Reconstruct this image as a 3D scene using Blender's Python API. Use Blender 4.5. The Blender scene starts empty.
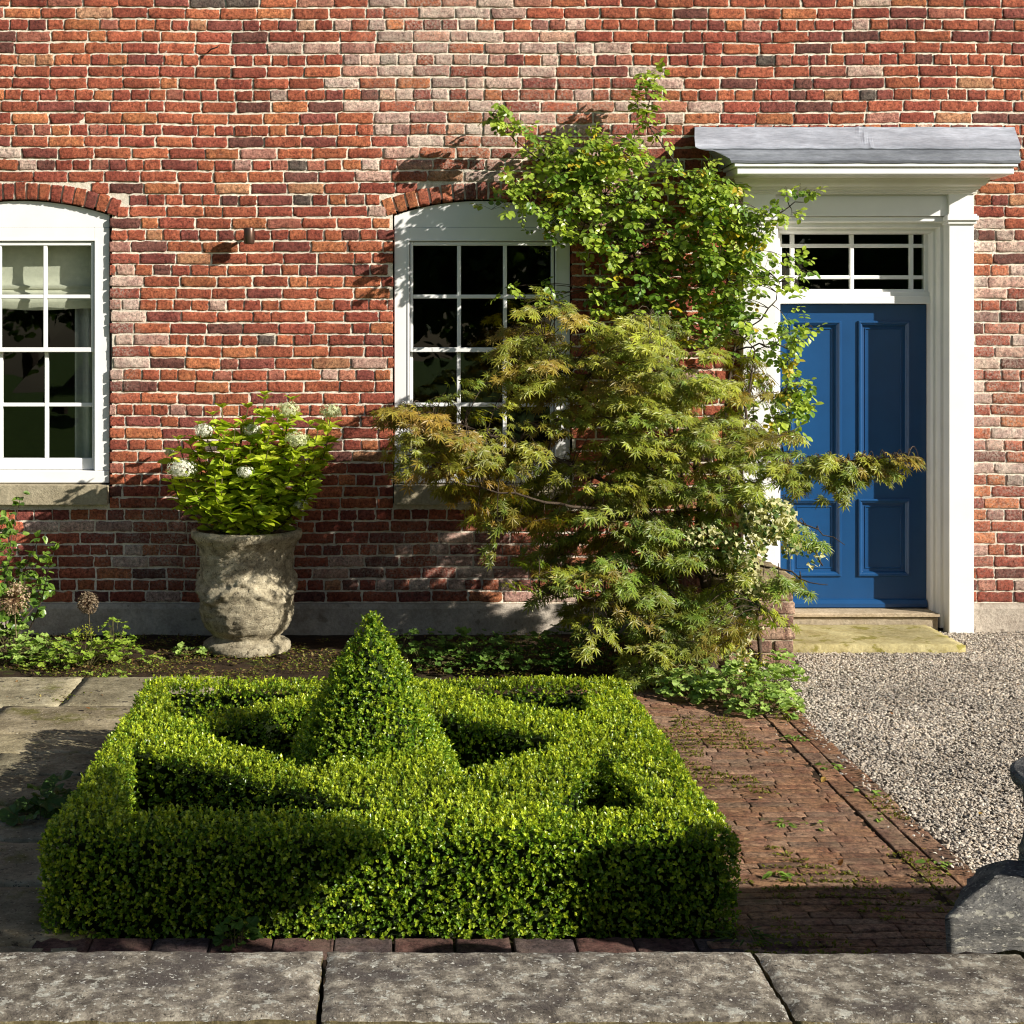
import bpy, bmesh, math, random
import numpy as np
from mathutils import Vector
random.seed(7)
RNG = np.random.default_rng(11)
scn = bpy.context.scene
COL = scn.collection

# ------------------------------------------------------------------ camera, light, exposure
D = 9.6; F = 1498.0; CX = 385.0; CY = 342.0; CZ = 1.86      # distance to the house wall, focal length in px, horizon
cam = bpy.data.cameras.new('camera'); camo = bpy.data.objects.new('camera', cam); COL.objects.link(camo)
cam.sensor_width = 36; cam.lens = F/1024*36
cam.shift_x = (512-CX)/1024; cam.shift_y = -(512-CY)/1024
cam.clip_start = 0.1; cam.clip_end = 500
camo.location = (0, -D, CZ); camo.rotation_euler = (math.pi/2, 0, 0)
scn.camera = camo
SUN = Vector((1.7, -1.0, 0.95)).normalized()
w = bpy.data.worlds.new('World'); scn.world = w; w.use_nodes = True
nt = w.node_tree; bg = nt.nodes['Background']
sky = nt.nodes.new('ShaderNodeTexSky'); sky.sky_type = 'NISHITA'; sky.sun_disc = False
sky.sun_elevation = math.asin(SUN.z); sky.sun_rotation = math.atan2(SUN.x, SUN.y)
nt.links.new(sky.outputs[0], bg.inputs[0]); bg.inputs[1].default_value = 0.05
sl = bpy.data.lights.new('sun', 'SUN'); sl.energy = 5.0; sl.angle = math.radians(0.5); sl.color = (1.0, 0.95, 0.87)
so = bpy.data.objects.new('sun', sl); COL.objects.link(so)
so.rotation_euler = SUN.to_track_quat('Z', 'Y').to_euler()
scn.view_settings.view_transform = 'Standard'; scn.view_settings.look = 'None'
scn.view_settings.exposure = 0.72; scn.view_settings.gamma = 1.0
scn.view_settings.use_curve_mapping = False
scn.cycles.max_bounces = 6; scn.cycles.transparent_max_bounces = 8
scn.cycles.use_denoising = True; scn.cycles.pixel_filter_type = 'BLACKMAN_HARRIS'; scn.cycles.filter_width = 1.1
scn.cycles.sample_clamp_indirect = 4

# ------------------------------------------------------------------ helpers
def P(px, py, d):
    return np.array([(px-CX)*d/F, d-D, CZ-(py-CY)*d/F])
def WX(px): return (px-CX)/F*D
def WZ(py): return CZ-(py-CY)/F*D

def tag(o, label=None, cat=None, group=None, kind=None):
    if label: o['label'] = label
    if cat: o['category'] = cat
    if group: o['group'] = group
    if kind: o['kind'] = kind
    return o
def empty(name, loc=(0, 0, 0)):
    o = bpy.data.objects.new(name, None); o.location = loc; o.empty_display_size = .1; COL.objects.link(o); return o
def link(name, me, mats, parent=None):
    o = bpy.data.objects.new(name, me)
    for m in (mats if isinstance(mats, (list, tuple)) else [mats]): me.materials.append(m)
    COL.objects.link(o)
    if parent is not None:
        o.parent = parent
        p = parent; off = Vector((0, 0, 0))
        while p is not None: off += p.location; p = p.parent
        o.location = -off
    return o

class Geo:
    """collects vertex arrays with point colours and faces of any size"""
    def __init__(s): s.v = []; s.c = []; s.f = []; s.m = []; s.n = 0
    def add(s, V, faces, col=(1, 1, 1), mat=0):
        V = np.asarray(V, float).reshape(-1, 3); col = np.asarray(col, float)
        if col.ndim == 1: col = np.tile(col, (len(V), 1))
        faces = np.asarray(faces, int)
        s.v.append(V); s.c.append(col); s.f.append(faces + s.n); s.m.append(np.full(len(faces), mat)); s.n += len(V)
    def inst(s, T, TF, pos, R, sc, col, mat=0):
        """T template (k,3); R (n,3,3) columns=axes; sc (n,) or (n,3); col (n,3) or (n,k,3)"""
        n = len(pos); k = len(T)
        sc = np.asarray(sc, float)
        if sc.ndim == 1: sc = sc[:, None]
        L = T[None] * sc[:, None, :]
        V = np.einsum('nij,nkj->nki', R, L) + pos[:, None, :]
        c = col if col.ndim == 3 else np.repeat(col[:, None, :], k, 1)
        base = (np.arange(n)*k)[:, None, None]
        for g in TF:
            g = np.asarray(g)
            fs = (g[None] + base).reshape(-1, g.shape[1]) + s.n
            s.f.append(fs); s.m.append(np.full(len(fs), mat))
        s.v.append(V.reshape(-1, 3)); s.c.append(c.reshape(-1, 3)); s.n += n*k
    def tube(s, pts, rad, sides=6, col=(1, 1, 1), mat=0):
        pts = np.asarray(pts, float); n = len(pts); rad = np.broadcast_to(rad, (n,))
        tan = np.gradient(pts, axis=0); tan /= np.linalg.norm(tan, axis=1)[:, None]+1e-9
        up = np.array([0.13, 0.2, 1.0]) if abs(tan[:, 2]).mean() < .8 else np.array([1.0, .1, 0])
        a = np.cross(tan, up); a /= np.linalg.norm(a, axis=1)[:, None]+1e-9; b = np.cross(tan, a)
        th = np.arange(sides)*2*np.pi/sides
        V = pts[:, None]+rad[:, None, None]*(np.cos(th)[None, :, None]*a[:, None]+np.sin(th)[None, :, None]*b[:, None])
        i, j = np.meshgrid(np.arange(n-1), np.arange(sides), indexing='ij')
        q = np.stack([i*sides+j, i*sides+(j+1) % sides, (i+1)*sides+(j+1) % sides, (i+1)*sides+j], -1).reshape(-1, 4)
        s.add(V.reshape(-1, 3), q, col, mat)
    def box(s, x0, y0, z0, x1, y1, z1, col=(1, 1, 1), mat=0):
        V = [(x, y, z) for x in (x0, x1) for y in (y0, y1) for z in (z0, z1)]
        s.add(V, [(0, 1, 3, 2), (4, 6, 7, 5), (0, 4, 5, 1), (2, 3, 7, 6), (0, 2, 6, 4), (1, 5, 7, 3)], col, mat)
    def build(s, name, mats, parent=None, smooth=False):
        V = np.concatenate(s.v); C = np.concatenate(s.c)
        me = bpy.data.meshes.new(name)
        me.vertices.add(len(V)); me.vertices.foreach_set('co', V.astype(np.float32).ravel())
        nl = sum(f.size for f in s.f); nf = sum(len(f) for f in s.f)
        me.loops.add(nl); me.polygons.add(nf)
        me.loops.foreach_set('vertex_index', np.concatenate([f.ravel() for f in s.f]).astype(np.int32))
        tot = np.concatenate([np.full(len(f), f.shape[1]) for f in s.f])
        me.polygons.foreach_set('loop_start', (np.cumsum(tot)-tot).astype(np.int32))
        me.polygons.foreach_set('material_index', np.concatenate(s.m).astype(np.int32))
        me.update(calc_edges=True)
        at = me.color_attributes.new('Col', 'FLOAT_COLOR', 'POINT')
        at.data.foreach_set('color', np.concatenate([C, np.ones((len(C), 1))], 1).astype(np.float32).ravel())
        me.polygons.foreach_set('use_smooth', np.full(nf, smooth))
        me.validate()
        return link(name, me, mats, parent)

def bevbuild(boxes, name, mat, parent=None, bev=.003, seg=1):
    bm = bmesh.new()
    for (x0, y0, z0, x1, y1, z1) in boxes:
        vs = [bm.verts.new((x, y, z)) for x in (x0, x1) for y in (y0, y1) for z in (z0, z1)]
        for f in [(0, 1, 3, 2), (4, 6, 7, 5), (0, 4, 5, 1), (2, 3, 7, 6), (0, 2, 6, 4), (1, 5, 7, 3)]:
            bm.faces.new([vs[i] for i in f])
    if bev: bmesh.ops.bevel(bm, geom=bm.edges[:], offset=bev, segments=seg, affect='EDGES', profile=.6)
    bmesh.ops.recalc_face_normals(bm, faces=bm.faces)
    me = bpy.data.meshes.new(name); bm.to_mesh(me); bm.free()
    return link(name, me, mat, parent)

def ringprof(x0, z0, x1, z1, prof, closed=True, cap=False):
    """mitred moulding: prof = [(inset, y), ...] swept round a rectangle (or an upside-down U)"""
    loops = []
    for (i, y) in prof:
        if closed: loops.append([(x0+i, y, z0+i), (x0+i, y, z1-i), (x1-i, y, z1-i), (x1-i, y, z0+i)])
        else: loops.append([(x0+i, y, z0), (x0+i, y, z1-i), (x1-i, y, z1-i), (x1-i, y, z0)])
    V = [p for l in loops for p in l]; fs = []
    for a in range(len(loops)-1):
        for k in range(4 if closed else 3):
            k2 = (k+1) % 4; fs.append((a*4+k, a*4+k2, a*4+4+k2, a*4+4+k))
    if cap: b = (len(loops)-1)*4; fs.append((b, b+1, b+2, b+3))
    return V, fs

def frames(tip, nor):
    t = tip/(np.linalg.norm(tip, axis=1)[:, None]+1e-9)
    s = np.cross(t, nor); s /= np.linalg.norm(s, axis=1)[:, None]+1e-9
    n = np.cross(s, t)
    return np.stack([s, t, n], -1)
def unit(n, rng=RNG):
    v = rng.normal(size=(n, 3)); return v/np.linalg.norm(v, axis=1)[:, None]
def inpoly(x, y, poly):
    x = np.asarray(x); y = np.asarray(y); r = np.zeros(x.shape, bool); n = len(poly)
    for i in range(n):
        x1, y1 = poly[i]; x2, y2 = poly[(i+1) % n]
        c = ((y1 > y) != (y2 > y)) & (x < (x2-x1)*(y-y1)/((y2-y1) or 1e-9)+x1); r ^= c
    return r
def noise1(x, seed=0, f=1.0):
    r = np.random.default_rng(seed); out = 0
    for k in range(4): out = out+np.sin(x*f*(1.7**k)+r.uniform(0, 6.28))/(1.4**k)
    return out/2.2
def noise2(x, y, seed=0, f=1.0):
    r = np.random.default_rng(seed); out = 0
    for k in range(6):
        a = r.uniform(0, 6.28); ff = f*(1.5**k)
        out = out+np.sin((x*np.cos(a)+y*np.sin(a))*ff+r.uniform(0, 6.28))/(1.25**k)
    return out/3.0

# ------------------------------------------------------------------ materials
def newmat(name):
    m = bpy.data.materials.new(name); m.use_nodes = True; nt = m.node_tree
    return m, nt, nt.nodes['Principled BSDF']
def N(nt, t, **kw):
    n = nt.nodes.new(t)
    for k, v in kw.items(): setattr(n, k, v)
    return n
def noise(nt, scale, detail=6, rough=.6, co=None, dim='3D'):
    n = N(nt, 'ShaderNodeTexNoise'); n.inputs['Scale'].default_value = scale
    n.inputs['Detail'].default_value = detail; n.inputs['Roughness'].default_value = rough
    if co: nt.links.new(co, n.inputs['Vector'])
    return n
def ramp(nt, fac, stops):
    r = N(nt, 'ShaderNodeValToRGB'); e = r.color_ramp.elements
    while len(e) < len(stops): e.new(.5)
    for el, (p, c) in zip(e, stops):
        el.position = p; el.color = (c[0], c[1], c[2], 1) if hasattr(c, '__len__') else (c, c, c, 1)
    nt.links.new(fac, r.inputs[0]); return r
def mix(nt, a, b, fac, mode='MIX'):
    m = N(nt, 'ShaderNodeMix', data_type='RGBA', blend_type=mode)
    for v, i in ((a, 6), (b, 7)):
        if hasattr(v, 'is_linked'): nt.links.new(v, m.inputs[i])
        else: m.inputs[i].default_value = (*v, 1)
    if hasattr(fac, 'is_linked'): nt.links.new(fac, m.inputs[0])
    else: m.inputs[0].default_value = fac
    return m.outputs[2]
def bump(nt, b, h, strength=.5, dist=.01):
    bn = N(nt, 'ShaderNodeBump'); bn.inputs['Strength'].default_value = strength; bn.inputs['Distance'].default_value = dist
    nt.links.new(h, bn.inputs['Height']); nt.links.new(bn.outputs[0], b.inputs['Normal']); return bn
def coords(nt): return N(nt, 'ShaderNodeNewGeometry').outputs['Position']
def vcol(nt): n = N(nt, 'ShaderNodeVertexColor'); n.layer_name = 'Col'; return n.outputs[0]

def mat_brick(name, white=True, moss=0.0):
    m, nt, b = newmat(name); co = coords(nt); c = vcol(nt)
    n1 = noise(nt, 48, 10, .78, co); c1 = mix(nt, c, ramp(nt, n1.outputs[0], [(.37, .22), (.49, .92), (.64, 1.65)]).outputs[0], 1, 'MULTIPLY')
    n7 = noise(nt, 11, 5, .7, co); c1 = mix(nt, c1, mix(nt, c1, (.70, .60, .62), 1, 'MULTIPLY'), ramp(nt, n7.outputs[0], [(.45, 0), (.6, 1)]).outputs[0])
    n2 = noise(nt, 160, 4, .7, co); c1 = mix(nt, c1, (.035, .022, .02), ramp(nt, n2.outputs[0], [(.60, 0), (.68, .85)]).outputs[0])
    n5 = noise(nt, 22, 5, .75, co); c1 = mix(nt, c1, (.42, .27, .2), ramp(nt, n5.outputs[0], [(.6, 0), (.75, .55)]).outputs[0])
    n8 = noise(nt, 1.1, 5, .65, co); c1 = mix(nt, c1, ramp(nt, n8.outputs[0], [(.35, (.74, .70, .68)), (.6, (1.06, 1.04, 1.02))]).outputs[0], 1, 'MULTIPLY')
    if white:   # efflorescence blooming over parts of the wall
        def blob(cx, cz, rx, rz):
            mp = N(nt, 'ShaderNodeMapping'); mp.inputs['Location'].default_value = (-cx/rx, 0, -cz/rz); mp.inputs['Scale'].default_value = (1/rx, .01, 1/rz)
            nt.links.new(co, mp.inputs[0]); l = N(nt, 'ShaderNodeVectorMath', operation='LENGTH'); nt.links.new(mp.outputs[0], l.inputs[0]); return l.outputs['Value']
        tot = None
        for bl in [(WX(430), WZ(40), .55, .75), (WX(560), WZ(130), .8, .5), (WX(480), WZ(150), .7, .4), (WX(120), WZ(330), .18, .55), (WX(1000), WZ(420), .35, 1.3), (WX(180), WZ(545), .8, .35), (WX(450), WZ(560), 1.2, .3)]:
            r = ramp(nt, blob(*bl), [(.25, 1), (1.0, 0)]).outputs[0]
            if tot is None: tot = r
            else:
                a = N(nt, 'ShaderNodeMath', operation='MAXIMUM'); nt.links.new(tot, a.inputs[0]); nt.links.new(r, a.inputs[1]); tot = a.outputs[0]
        n3 = noise(nt, 9, 8, .75, co); n4 = noise(nt, 70, 4, .7, co)
        k = N(nt, 'ShaderNodeMath', operation='MULTIPLY'); nt.links.new(tot, k.inputs[0])
        nt.links.new(ramp(nt, n3.outputs[0], [(.36, 0), (.55, 1)]).outputs[0], k.inputs[1])
        k2 = N(nt, 'ShaderNodeMath', operation='MULTIPLY'); nt.links.new(k.outputs[0], k2.inputs[0])
        nt.links.new(ramp(nt, n4.outputs[0], [(.42, .0), (.62, .75)]).outputs[0], k2.inputs[1])
        c1 = mix(nt, c1, (.55, .45, .36), k2.outputs[0])
    if moss:
        n3 = noise(nt, 6, 8, .75, co); c1 = mix(nt, c1, (.055, .075, .012), ramp(nt, n3.outputs[0], [(.60, 0), (.68, moss)]).outputs[0])
        n6 = noise(nt, 2.2, 6, .7, co); c1 = mix(nt, c1, (.30, .21, .15), ramp(nt, n6.outputs[0], [(.5, 0), (.7, .45)]).outputs[0])
    nt.links.new(c1, b.inputs['Base Color']); b.inputs['Roughness'].default_value = .88
    b.inputs['Specular IOR Level'].default_value = .25
    bump(nt, b, n1.outputs[0], 1.0, .016); return m

def mat_rock(name, stops, scale=12, spots=None, spot_scale=30, spot_lo=.6, bstr=.6, moss=None, big=1.5, rough=.9, stretch=None, specks=None):
    m, nt, b = newmat(name); co = coords(nt)
    if stretch:
        mp = N(nt, 'ShaderNodeMapping'); mp.inputs['Scale'].default_value = stretch; nt.links.new(co, mp.inputs[0]); co = mp.outputs[0]
    n1 = noise(nt, scale, 10, .7, co); c = ramp(nt, n1.outputs[0], stops).outputs[0]
    n0 = noise(nt, big, 4, .6, co); c = mix(nt, c, ramp(nt, n0.outputs[0], [(.3, .62), (.7, 1.3)]).outputs[0], .7, 'MULTIPLY')
    if spots is not None:
        n2 = noise(nt, spot_scale, 5, .62, co); c = mix(nt, c, spots, ramp(nt, n2.outputs[0], [(spot_lo, 0), (spot_lo+.05, .9)]).outputs[0])
    if moss:
        n3 = noise(nt, moss[1], 8, .7, co); c = mix(nt, c, moss[0], ramp(nt, n3.outputs[0], [(moss[2], 0), (moss[2]+.1, .85)]).outputs[0])
    if specks:
        n5 = noise(nt, specks[1], 3, .55, co); c = mix(nt, c, specks[0], ramp(nt, n5.outputs[0], [(specks[2], 0), (specks[2]+.03, .9)]).outputs[0])
        n6 = noise(nt, specks[1]*1.3, 4, .6, co); c = mix(nt, c, (.03, .026, .02), ramp(nt, n6.outputs[0], [(.34, .85), (.39, 0)]).outputs[0])
    vc = vcol(nt); c = mix(nt, c, vc, 1, 'MULTIPLY')
    n4 = noise(nt, scale*7, 6, .7, co); c = mix(nt, c, ramp(nt, n4.outputs[0], [(.35, .7), (.65, 1.2)]).outputs[0], .7, 'MULTIPLY')
    nt.links.new(c, b.inputs['Base Color']); b.inputs['Roughness'].default_value = rough; b.inputs['Specular IOR Level'].default_value = .2
    ad = N(nt, 'ShaderNodeMath', operation='ADD'); nt.links.new(n1.outputs[0], ad.inputs[0]); nt.links.new(n4.outputs[0], ad.inputs[1])
    bump(nt, b, ad.outputs[0], bstr, .01); return m

def mat_plain(name, col, rough=.5, spec=.4, var=.06, nscale=8, bstr=.05, metal=0):
    m, nt, b = newmat(name); co = coords(nt); n1 = noise(nt, nscale, 6, .6, co)
    c = mix(nt, col, ramp(nt, n1.outputs[0], [(.3, 1-var*2), (.7, 1+var)]).outputs[0], 1, 'MULTIPLY')
    nt.links.new(c, b.inputs['Base Color']); b.inputs['Roughness'].default_value = rough
    b.inputs['Specular IOR Level'].default_value = spec; b.inputs['Metallic'].default_value = metal
    n2 = noise(nt, nscale*12, 3, .6, co); bump(nt, b, n2.outputs[0], bstr, .004); return m

def mat_leaf(name, trans=.35, rough=.42, spec=.4, tcol=(1.15, 1.2, .5)):
    m, nt, b = newmat(name); c = vcol(nt); co = coords(nt)
    n1 = noise(nt, 45, 3, .6, co); c = mix(nt, c, ramp(nt, n1.outputs[0], [(.3, .7), (.7, 1.25)]).outputs[0], .8, 'MULTIPLY')
    nt.links.new(c, b.inputs['Base Color']); b.inputs['Roughness'].default_value = rough; b.inputs['Specular IOR Level'].default_value = spec
    t = N(nt, 'ShaderNodeBsdfTranslucent'); tc = mix(nt, c, tcol, 1, 'MULTIPLY'); nt.links.new(tc, t.inputs[0])
    ms = N(nt, 'ShaderNodeMixShader'); ms.inputs[0].default_value = trans
    nt.links.new(b.outputs[0], ms.inputs[1]); nt.links.new(t.outputs[0], ms.inputs[2])
    nt.links.new(ms.outputs[0], nt.nodes['Material Output'].inputs[0]); return m

M = {}
M['brick'] = mat_brick('weathered_red_brick')
M['pbrick'] = mat_brick('paver_brick', False, .9)
M['mortar'] = mat_rock('lime_mortar', [(.3, (.56, .47, .35)), (.55, (.84, .76, .62))], 25, bstr=.6)
M['plinth'] = mat_rock('plinth_render', [(.3, (.34, .28, .22)), (.65, (.55, .48, .39))], 8, spots=(.22, .18, .14), spot_scale=14, spot_lo=.62)
M['sill'] = mat_rock('sill_stone', [(.3, (.30, .25, .16)), (.65, (.43, .37, .25))], 9)
M['white'] = mat_plain('white_gloss_paint', (.84, .83, .80), .35, .5, .03, 4, .02)
M['cream'] = mat_plain('cream_paint', (.75, .72, .65), .4, .5, .04, 4, .02)
M['blue'] = mat_plain('blue_door_paint', (.008, .060, .172), .30, .5, .05, 5, .03)
M['blind'] = mat_plain('linen_blind', (.62, .60, .47), .9, .1, .05, 30, .1)
M['curtain'] = mat_plain('grey_curtain', (.45, .45, .42), .9, .1, .05, 30, .1)
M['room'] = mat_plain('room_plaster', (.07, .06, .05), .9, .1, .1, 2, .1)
M['metal'] = mat_plain('bronze_metal', (.12, .07, .05), .35, .6, .1, 20, .05, .7)
M['steel'] = mat_plain('bell_steel', (.45, .45, .45), .35, .6, .1, 20, .05, .8)
M['iron'] = mat_plain('rusty_iron', (.05, .03, .02), .8, .3, .2, 60, .2)
M['lead'] = mat_rock('lead_sheet', [(.3, (.20, .215, .24)), (.65, (.37, .39, .425))], 5, big=2, bstr=.12, rough=.5, stretch=(.6, 1, 4))
M['step'] = mat_rock('mossy_step_stone', [(.3, (.30, .24, .09)), (.65, (.50, .43, .22))], 7, spots=(.22, .19, .04), spot_scale=9, spot_lo=.55)
M['thresh'] = mat_rock('threshold_stone', [(.3, (.34, .27, .18)), (.65, (.50, .42, .30))], 9)
M['pot'] = mat_rock('carved_pot_stone', specks=((.60, .54, .40), 110, .64), stops=[(.34, (.17, .14, .09)), (.5, (.38, .325, .215)), (.66, (.56, .49, .34))], scale=14, spots=(.09, .075, .05), spot_scale=45, spot_lo=.6, bstr=1.0)
M['coping'] = mat_rock('lichen_coping', [(.36, (.085, .07, .055)), (.50, (.22, .188, .145)), (.62, (.46, .41, .32))], 22, spots=(.50, .48, .40), spot_scale=34, spot_lo=.575, bstr=.8, specks=((.62, .60, .52), 95, .63), moss=((.085, .07, .062), 4, .50), big=2.2)
M['copingside'] = mat_rock('lichen_wall', [(.32, (.08, .06, .03)), (.55, (.24, .19, .09)), (.7, (.40, .36, .24))], 30, spots=(.55, .52, .42), spot_scale=40, spot_lo=.62, bstr=1.2)
M['cap'] = mat_rock('pier_cap_stone', specks=((.62, .60, .52), 80, .62), stops=[(.32, (.10, .10, .10)), (.52, (.24, .23, .21)), (.7, (.46, .43, .36))], scale=12, spots=(.55, .52, .42), spot_scale=30, spot_lo=.6, bstr=1.2, stretch=(1, 1, 2.5))
M['flag'] = mat_rock('flagstone', specks=((.42, .38, .28), 70, .65), stops=[(.3, (.13, .105, .065)), (.5, (.27, .225, .14)), (.66, (.44, .375, .25))], scale=5, spots=(.06, .05, .035), spot_scale=18, spot_lo=.6, bstr=.7, moss=((.12, .115, .02), 3.0, .56), big=1.2)
M['soil'] = mat_rock('garden_soil', [(.3, (.018, .010, .005)), (.55, (.06, .036, .018)), (.75, (.13, .08, .035))], 22, moss=((.075, .095, .012), 3.5, .55), bstr=1.5)
M['gravelbase'] = mat_rock('gravel_bed', [(.3, (.12, .10, .08)), (.65, (.34, .29, .23))], 40, bstr=1.5)
M['stone'] = mat_rock('gravel_stone', [(.3, (.8, .8, .8)), (.7, (1.1, 1.1, 1.1))], 60, bstr=.4)
M['lawn'] = mat_rock('lawn_grass', [(.3, (.05, .10, .012)), (.7, (.11, .19, .025))], 8, bstr=1)
M['bark'] = mat_rock('bark', [(.3, (.045, .03, .02)), (.7, (.15, .11, .075))], 40, bstr=1)
M['stemg'] = mat_rock('green_stem', [(.3, (.08, .07, .03)), (.7, (.16, .14, .05))], 30, bstr=.3)
M['box'] = mat_leaf('box_leaf', .34, .33, .5, (1.5, 1.35, .5))
M['maple'] = mat_leaf('maple_leaf', .34, .42, .4, (1.35, 1.2, .4))
M['rose'] = mat_leaf('rose_leaf', .35, .35, .5)
M['herb'] = mat_leaf('herb_leaf', .38, .55, .3)
M['petal'] = mat_leaf('white_petal', .3, .6, .2, (1, 1, .85))
M['dead'] = mat_leaf('dry_seedhead', .25, .7, .2, (1, .9, .7))
def mat_glass():
    m, nt, b = newmat('window_glass'); nt.nodes.remove(b)
    t = N(nt, 'ShaderNodeBsdfTransparent'); t.inputs[0].default_value = (.86, .9, .88, 1)
    g = N(nt, 'ShaderNodeBsdfGlossy'); g.inputs['Roughness'].default_value = .01
    lw = N(nt, 'ShaderNodeLayerWeight'); lw.inputs[0].default_value = .5
    pw = N(nt, 'ShaderNodeMath', operation='POWER'); nt.links.new(lw.outputs['Facing'], pw.inputs[0]); pw.inputs[1].default_value = 4
    fr = N(nt, 'ShaderNodeMath', operation='MULTIPLY_ADD'); nt.links.new(pw.outputs[0], fr.inputs[0]); fr.inputs[1].default_value = .85; fr.inputs[2].default_value = .085
    n1 = noise(nt, 3.0, 2, .5, coords(nt)); bn = N(nt, 'ShaderNodeBump'); bn.inputs['Strength'].default_value = .03; bn.inputs['Distance'].default_value = .02
    nt.links.new(n1.outputs[0], bn.inputs['Height']); nt.links.new(bn.outputs[0], g.inputs['Normal'])
    ms = N(nt, 'ShaderNodeMixShader'); nt.links.new(fr.outputs[0], ms.inputs[0]); nt.links.new(t.outputs[0], ms.inputs[1]); nt.links.new(g.outputs[0], ms.inputs[2])
    nt.links.new(ms.outputs[0], nt.nodes['Material Output'].inputs[0]); return m
M['glass'] = mat_glass()

# ------------------------------------------------------------------ leaf templates
T_OVAL = np.array([(0, 0, 0), (.26, .3, .05), (.24, .68, .05), (0, 1, -.06), (-.24, .68, .05), (-.26, .3, .05)])
F_OVAL = [[(0, 1, 2, 3), (0, 3, 4, 5)]]
def make_oval(width=.3, droop=.15):
    v = [(0, 0, 0)]; ys = [.2, .45, .7, .9]; ws = [.7, 1.0, .8, .4]
    for y, q in zip(ys, ws): v.append((width*q, y, .06*q-droop*y*y)); v.append((0, y, -.02-droop*y*y)); v.append((-width*q, y, .06*q-droop*y*y))
    v.append((0, 1, -droop)); f4 = []; f3 = [(0, 1, 2), (0, 2, 3), (10, 13, 11), (11, 13, 12)]
    for k in range(3):
        a = 1+3*k; f4 += [(a, a+3, a+4, a+1), (a+1, a+4, a+5, a+2)]
    return np.array(v), [f3, f4]
T_OV2, F_OV2 = make_oval(.30, .18)
def make_palm():
    v = []; f = []
    for a, l in ((-118, .5), (-78, .75), (-40, .92), (0, 1.0), (40, .92), (78, .75), (118, .5)):
        a = math.radians(a); s, c = math.sin(a), math.cos(a); wd = .085*l+.016; b = len(v); dz = -.22*l*l
        for (u, t, z) in ((0, 0, 0), (wd, .42*l, dz*.3+.02), (0, l, dz), (-wd, .42*l, dz*.3+.02)):
            v.append((c*u+s*t, -s*u+c*t, z))
        f.append((b, b+1, b+2, b+3))
    return np.array(v), [f]
T_PALM, F_PALM = make_palm()
def make_fan(n=14):
    v = [(0, 0.05, -.06)]
    for k in range(n):
        a = math.radians(-150+300*k/(n-1)); r = .52 if k % 2 else .44
        v.append((math.sin(a)*r, .25+math.cos(a)*r, .08*math.sin(k*1.9)+.03))
    return np.array(v), [[(0, k+1, k+2) for k in range(n-1)]]
T_FAN, F_FAN = make_fan()

# ================================================================== GROUND
def sheet(name, x0, y0, x1, y1, z, mat, nx=40, ny=40, amp=0.0, f=3.0, seed=1, kind='structure', label=None, cat=None):
    xs = np.linspace(x0, x1, nx+1); ys = np.linspace(y0, y1, ny+1); X, Y = np.meshgrid(xs, ys, indexing='ij')
    Z = z+amp*noise2(X, Y, seed, f); V = np.stack([X, Y, Z], -1).reshape(-1, 3)
    i, j = np.meshgrid(np.arange(nx), np.arange(ny), indexing='ij'); a = i*(ny+1)+j
    g = Geo(); g.add(V, np.stack([a, a+ny+1, a+ny+2, a+1], -1).reshape(-1, 4)); o = g.build(name, mat, smooth=True)
    return tag(o, label or name.replace('_', ' '), cat, kind=kind)
sheet('ground', -150, -300, 150, 60, -.06, M['lawn'], 20, 20, 0, 3, label='green lawn ground stretching away', cat='ground')
sheet('garden_bed_soil', -3.7, -6.6, 2.06, .05, -.012, M['soil'], 150, 150, .010, 9, label='mossy brown bed soil along the house', cat='soil')
sheet('gravel_bed', 2.06, -6.6, 6.5, .05, -.006, M['gravelbase'], 60, 60, .006, 9, label='pale gravel drive before the door', cat='gravel')

# gravel stones (nobody could count them)
def gravel():
    g = Geo(); T = np.array([(1, 0, 0), (-1, 0, 0), (0, 1, 0), (0, -1, 0), (0, 0, 1), (0, 0, -1), (.62, .62, .45), (-.62, .62, .45), (-.62, -.62, .45), (.62, -.62, .45)], float)
    TF = [[(4, 6, 7), (4, 7, 8), (4, 8, 9), (4, 9, 6), (0, 2, 6), (2, 7, 6), (2, 1, 7), (1, 8, 7), (1, 3, 8), (3, 9, 8), (3, 0, 9), (0, 6, 9)]]
    n = 120000; d = RNG.uniform(4.6, 9.6, n); X = RNG.uniform(2.08, 4.6, n)
    keep = (X < (1040-CX)*d/F+.25) | (RNG.random(n) < .25)
    keep &= ~((X < 3.44) & (d > 8.93)) & ~((X < 2.4) & (d > 8.6))
    X = X[keep]; d = d[keep]
    xe = 2.08-RNG.exponential(.035, 650); de = RNG.uniform(4.7, 8.2, 650); X = np.concatenate([X, xe]); d = np.concatenate([d, de]); n = len(X)
    s = RNG.uniform(.004, .0085, n); pos = np.stack([X, d-D, s*.3+RNG.uniform(0, .006, n)+.020*(X < 2.06)], -1)
    tip = unit(n); tip[:, 2] *= .35; R = frames(tip, np.array([0, 0, 1.0])+.5*unit(n))
    sc = np.stack([s*RNG.uniform(.7, 1.1, n), s*RNG.uniform(.9, 1.6, n), s*RNG.uniform(.6, .95, n)], -1)
    pal = np.array([(.56, .48, .38), (.45, .38, .30), (.66, .59, .48), (.32, .27, .22), (.50, .40, .29), (.40, .36, .31), (.20, .17, .14)])
    c = pal[RNG.choice(7, n, p=[.26, .2, .2, .1, .1, .09, .05])]*RNG.uniform(.85, 1.15, (n, 1))
    g.inst(T, TF, pos, R, sc, c); o = g.build('gravel', M['stone'])
    tag(o, 'loose pale grey and buff gravel stones of the drive', 'gravel', kind='stuff')
gravel()

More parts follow.
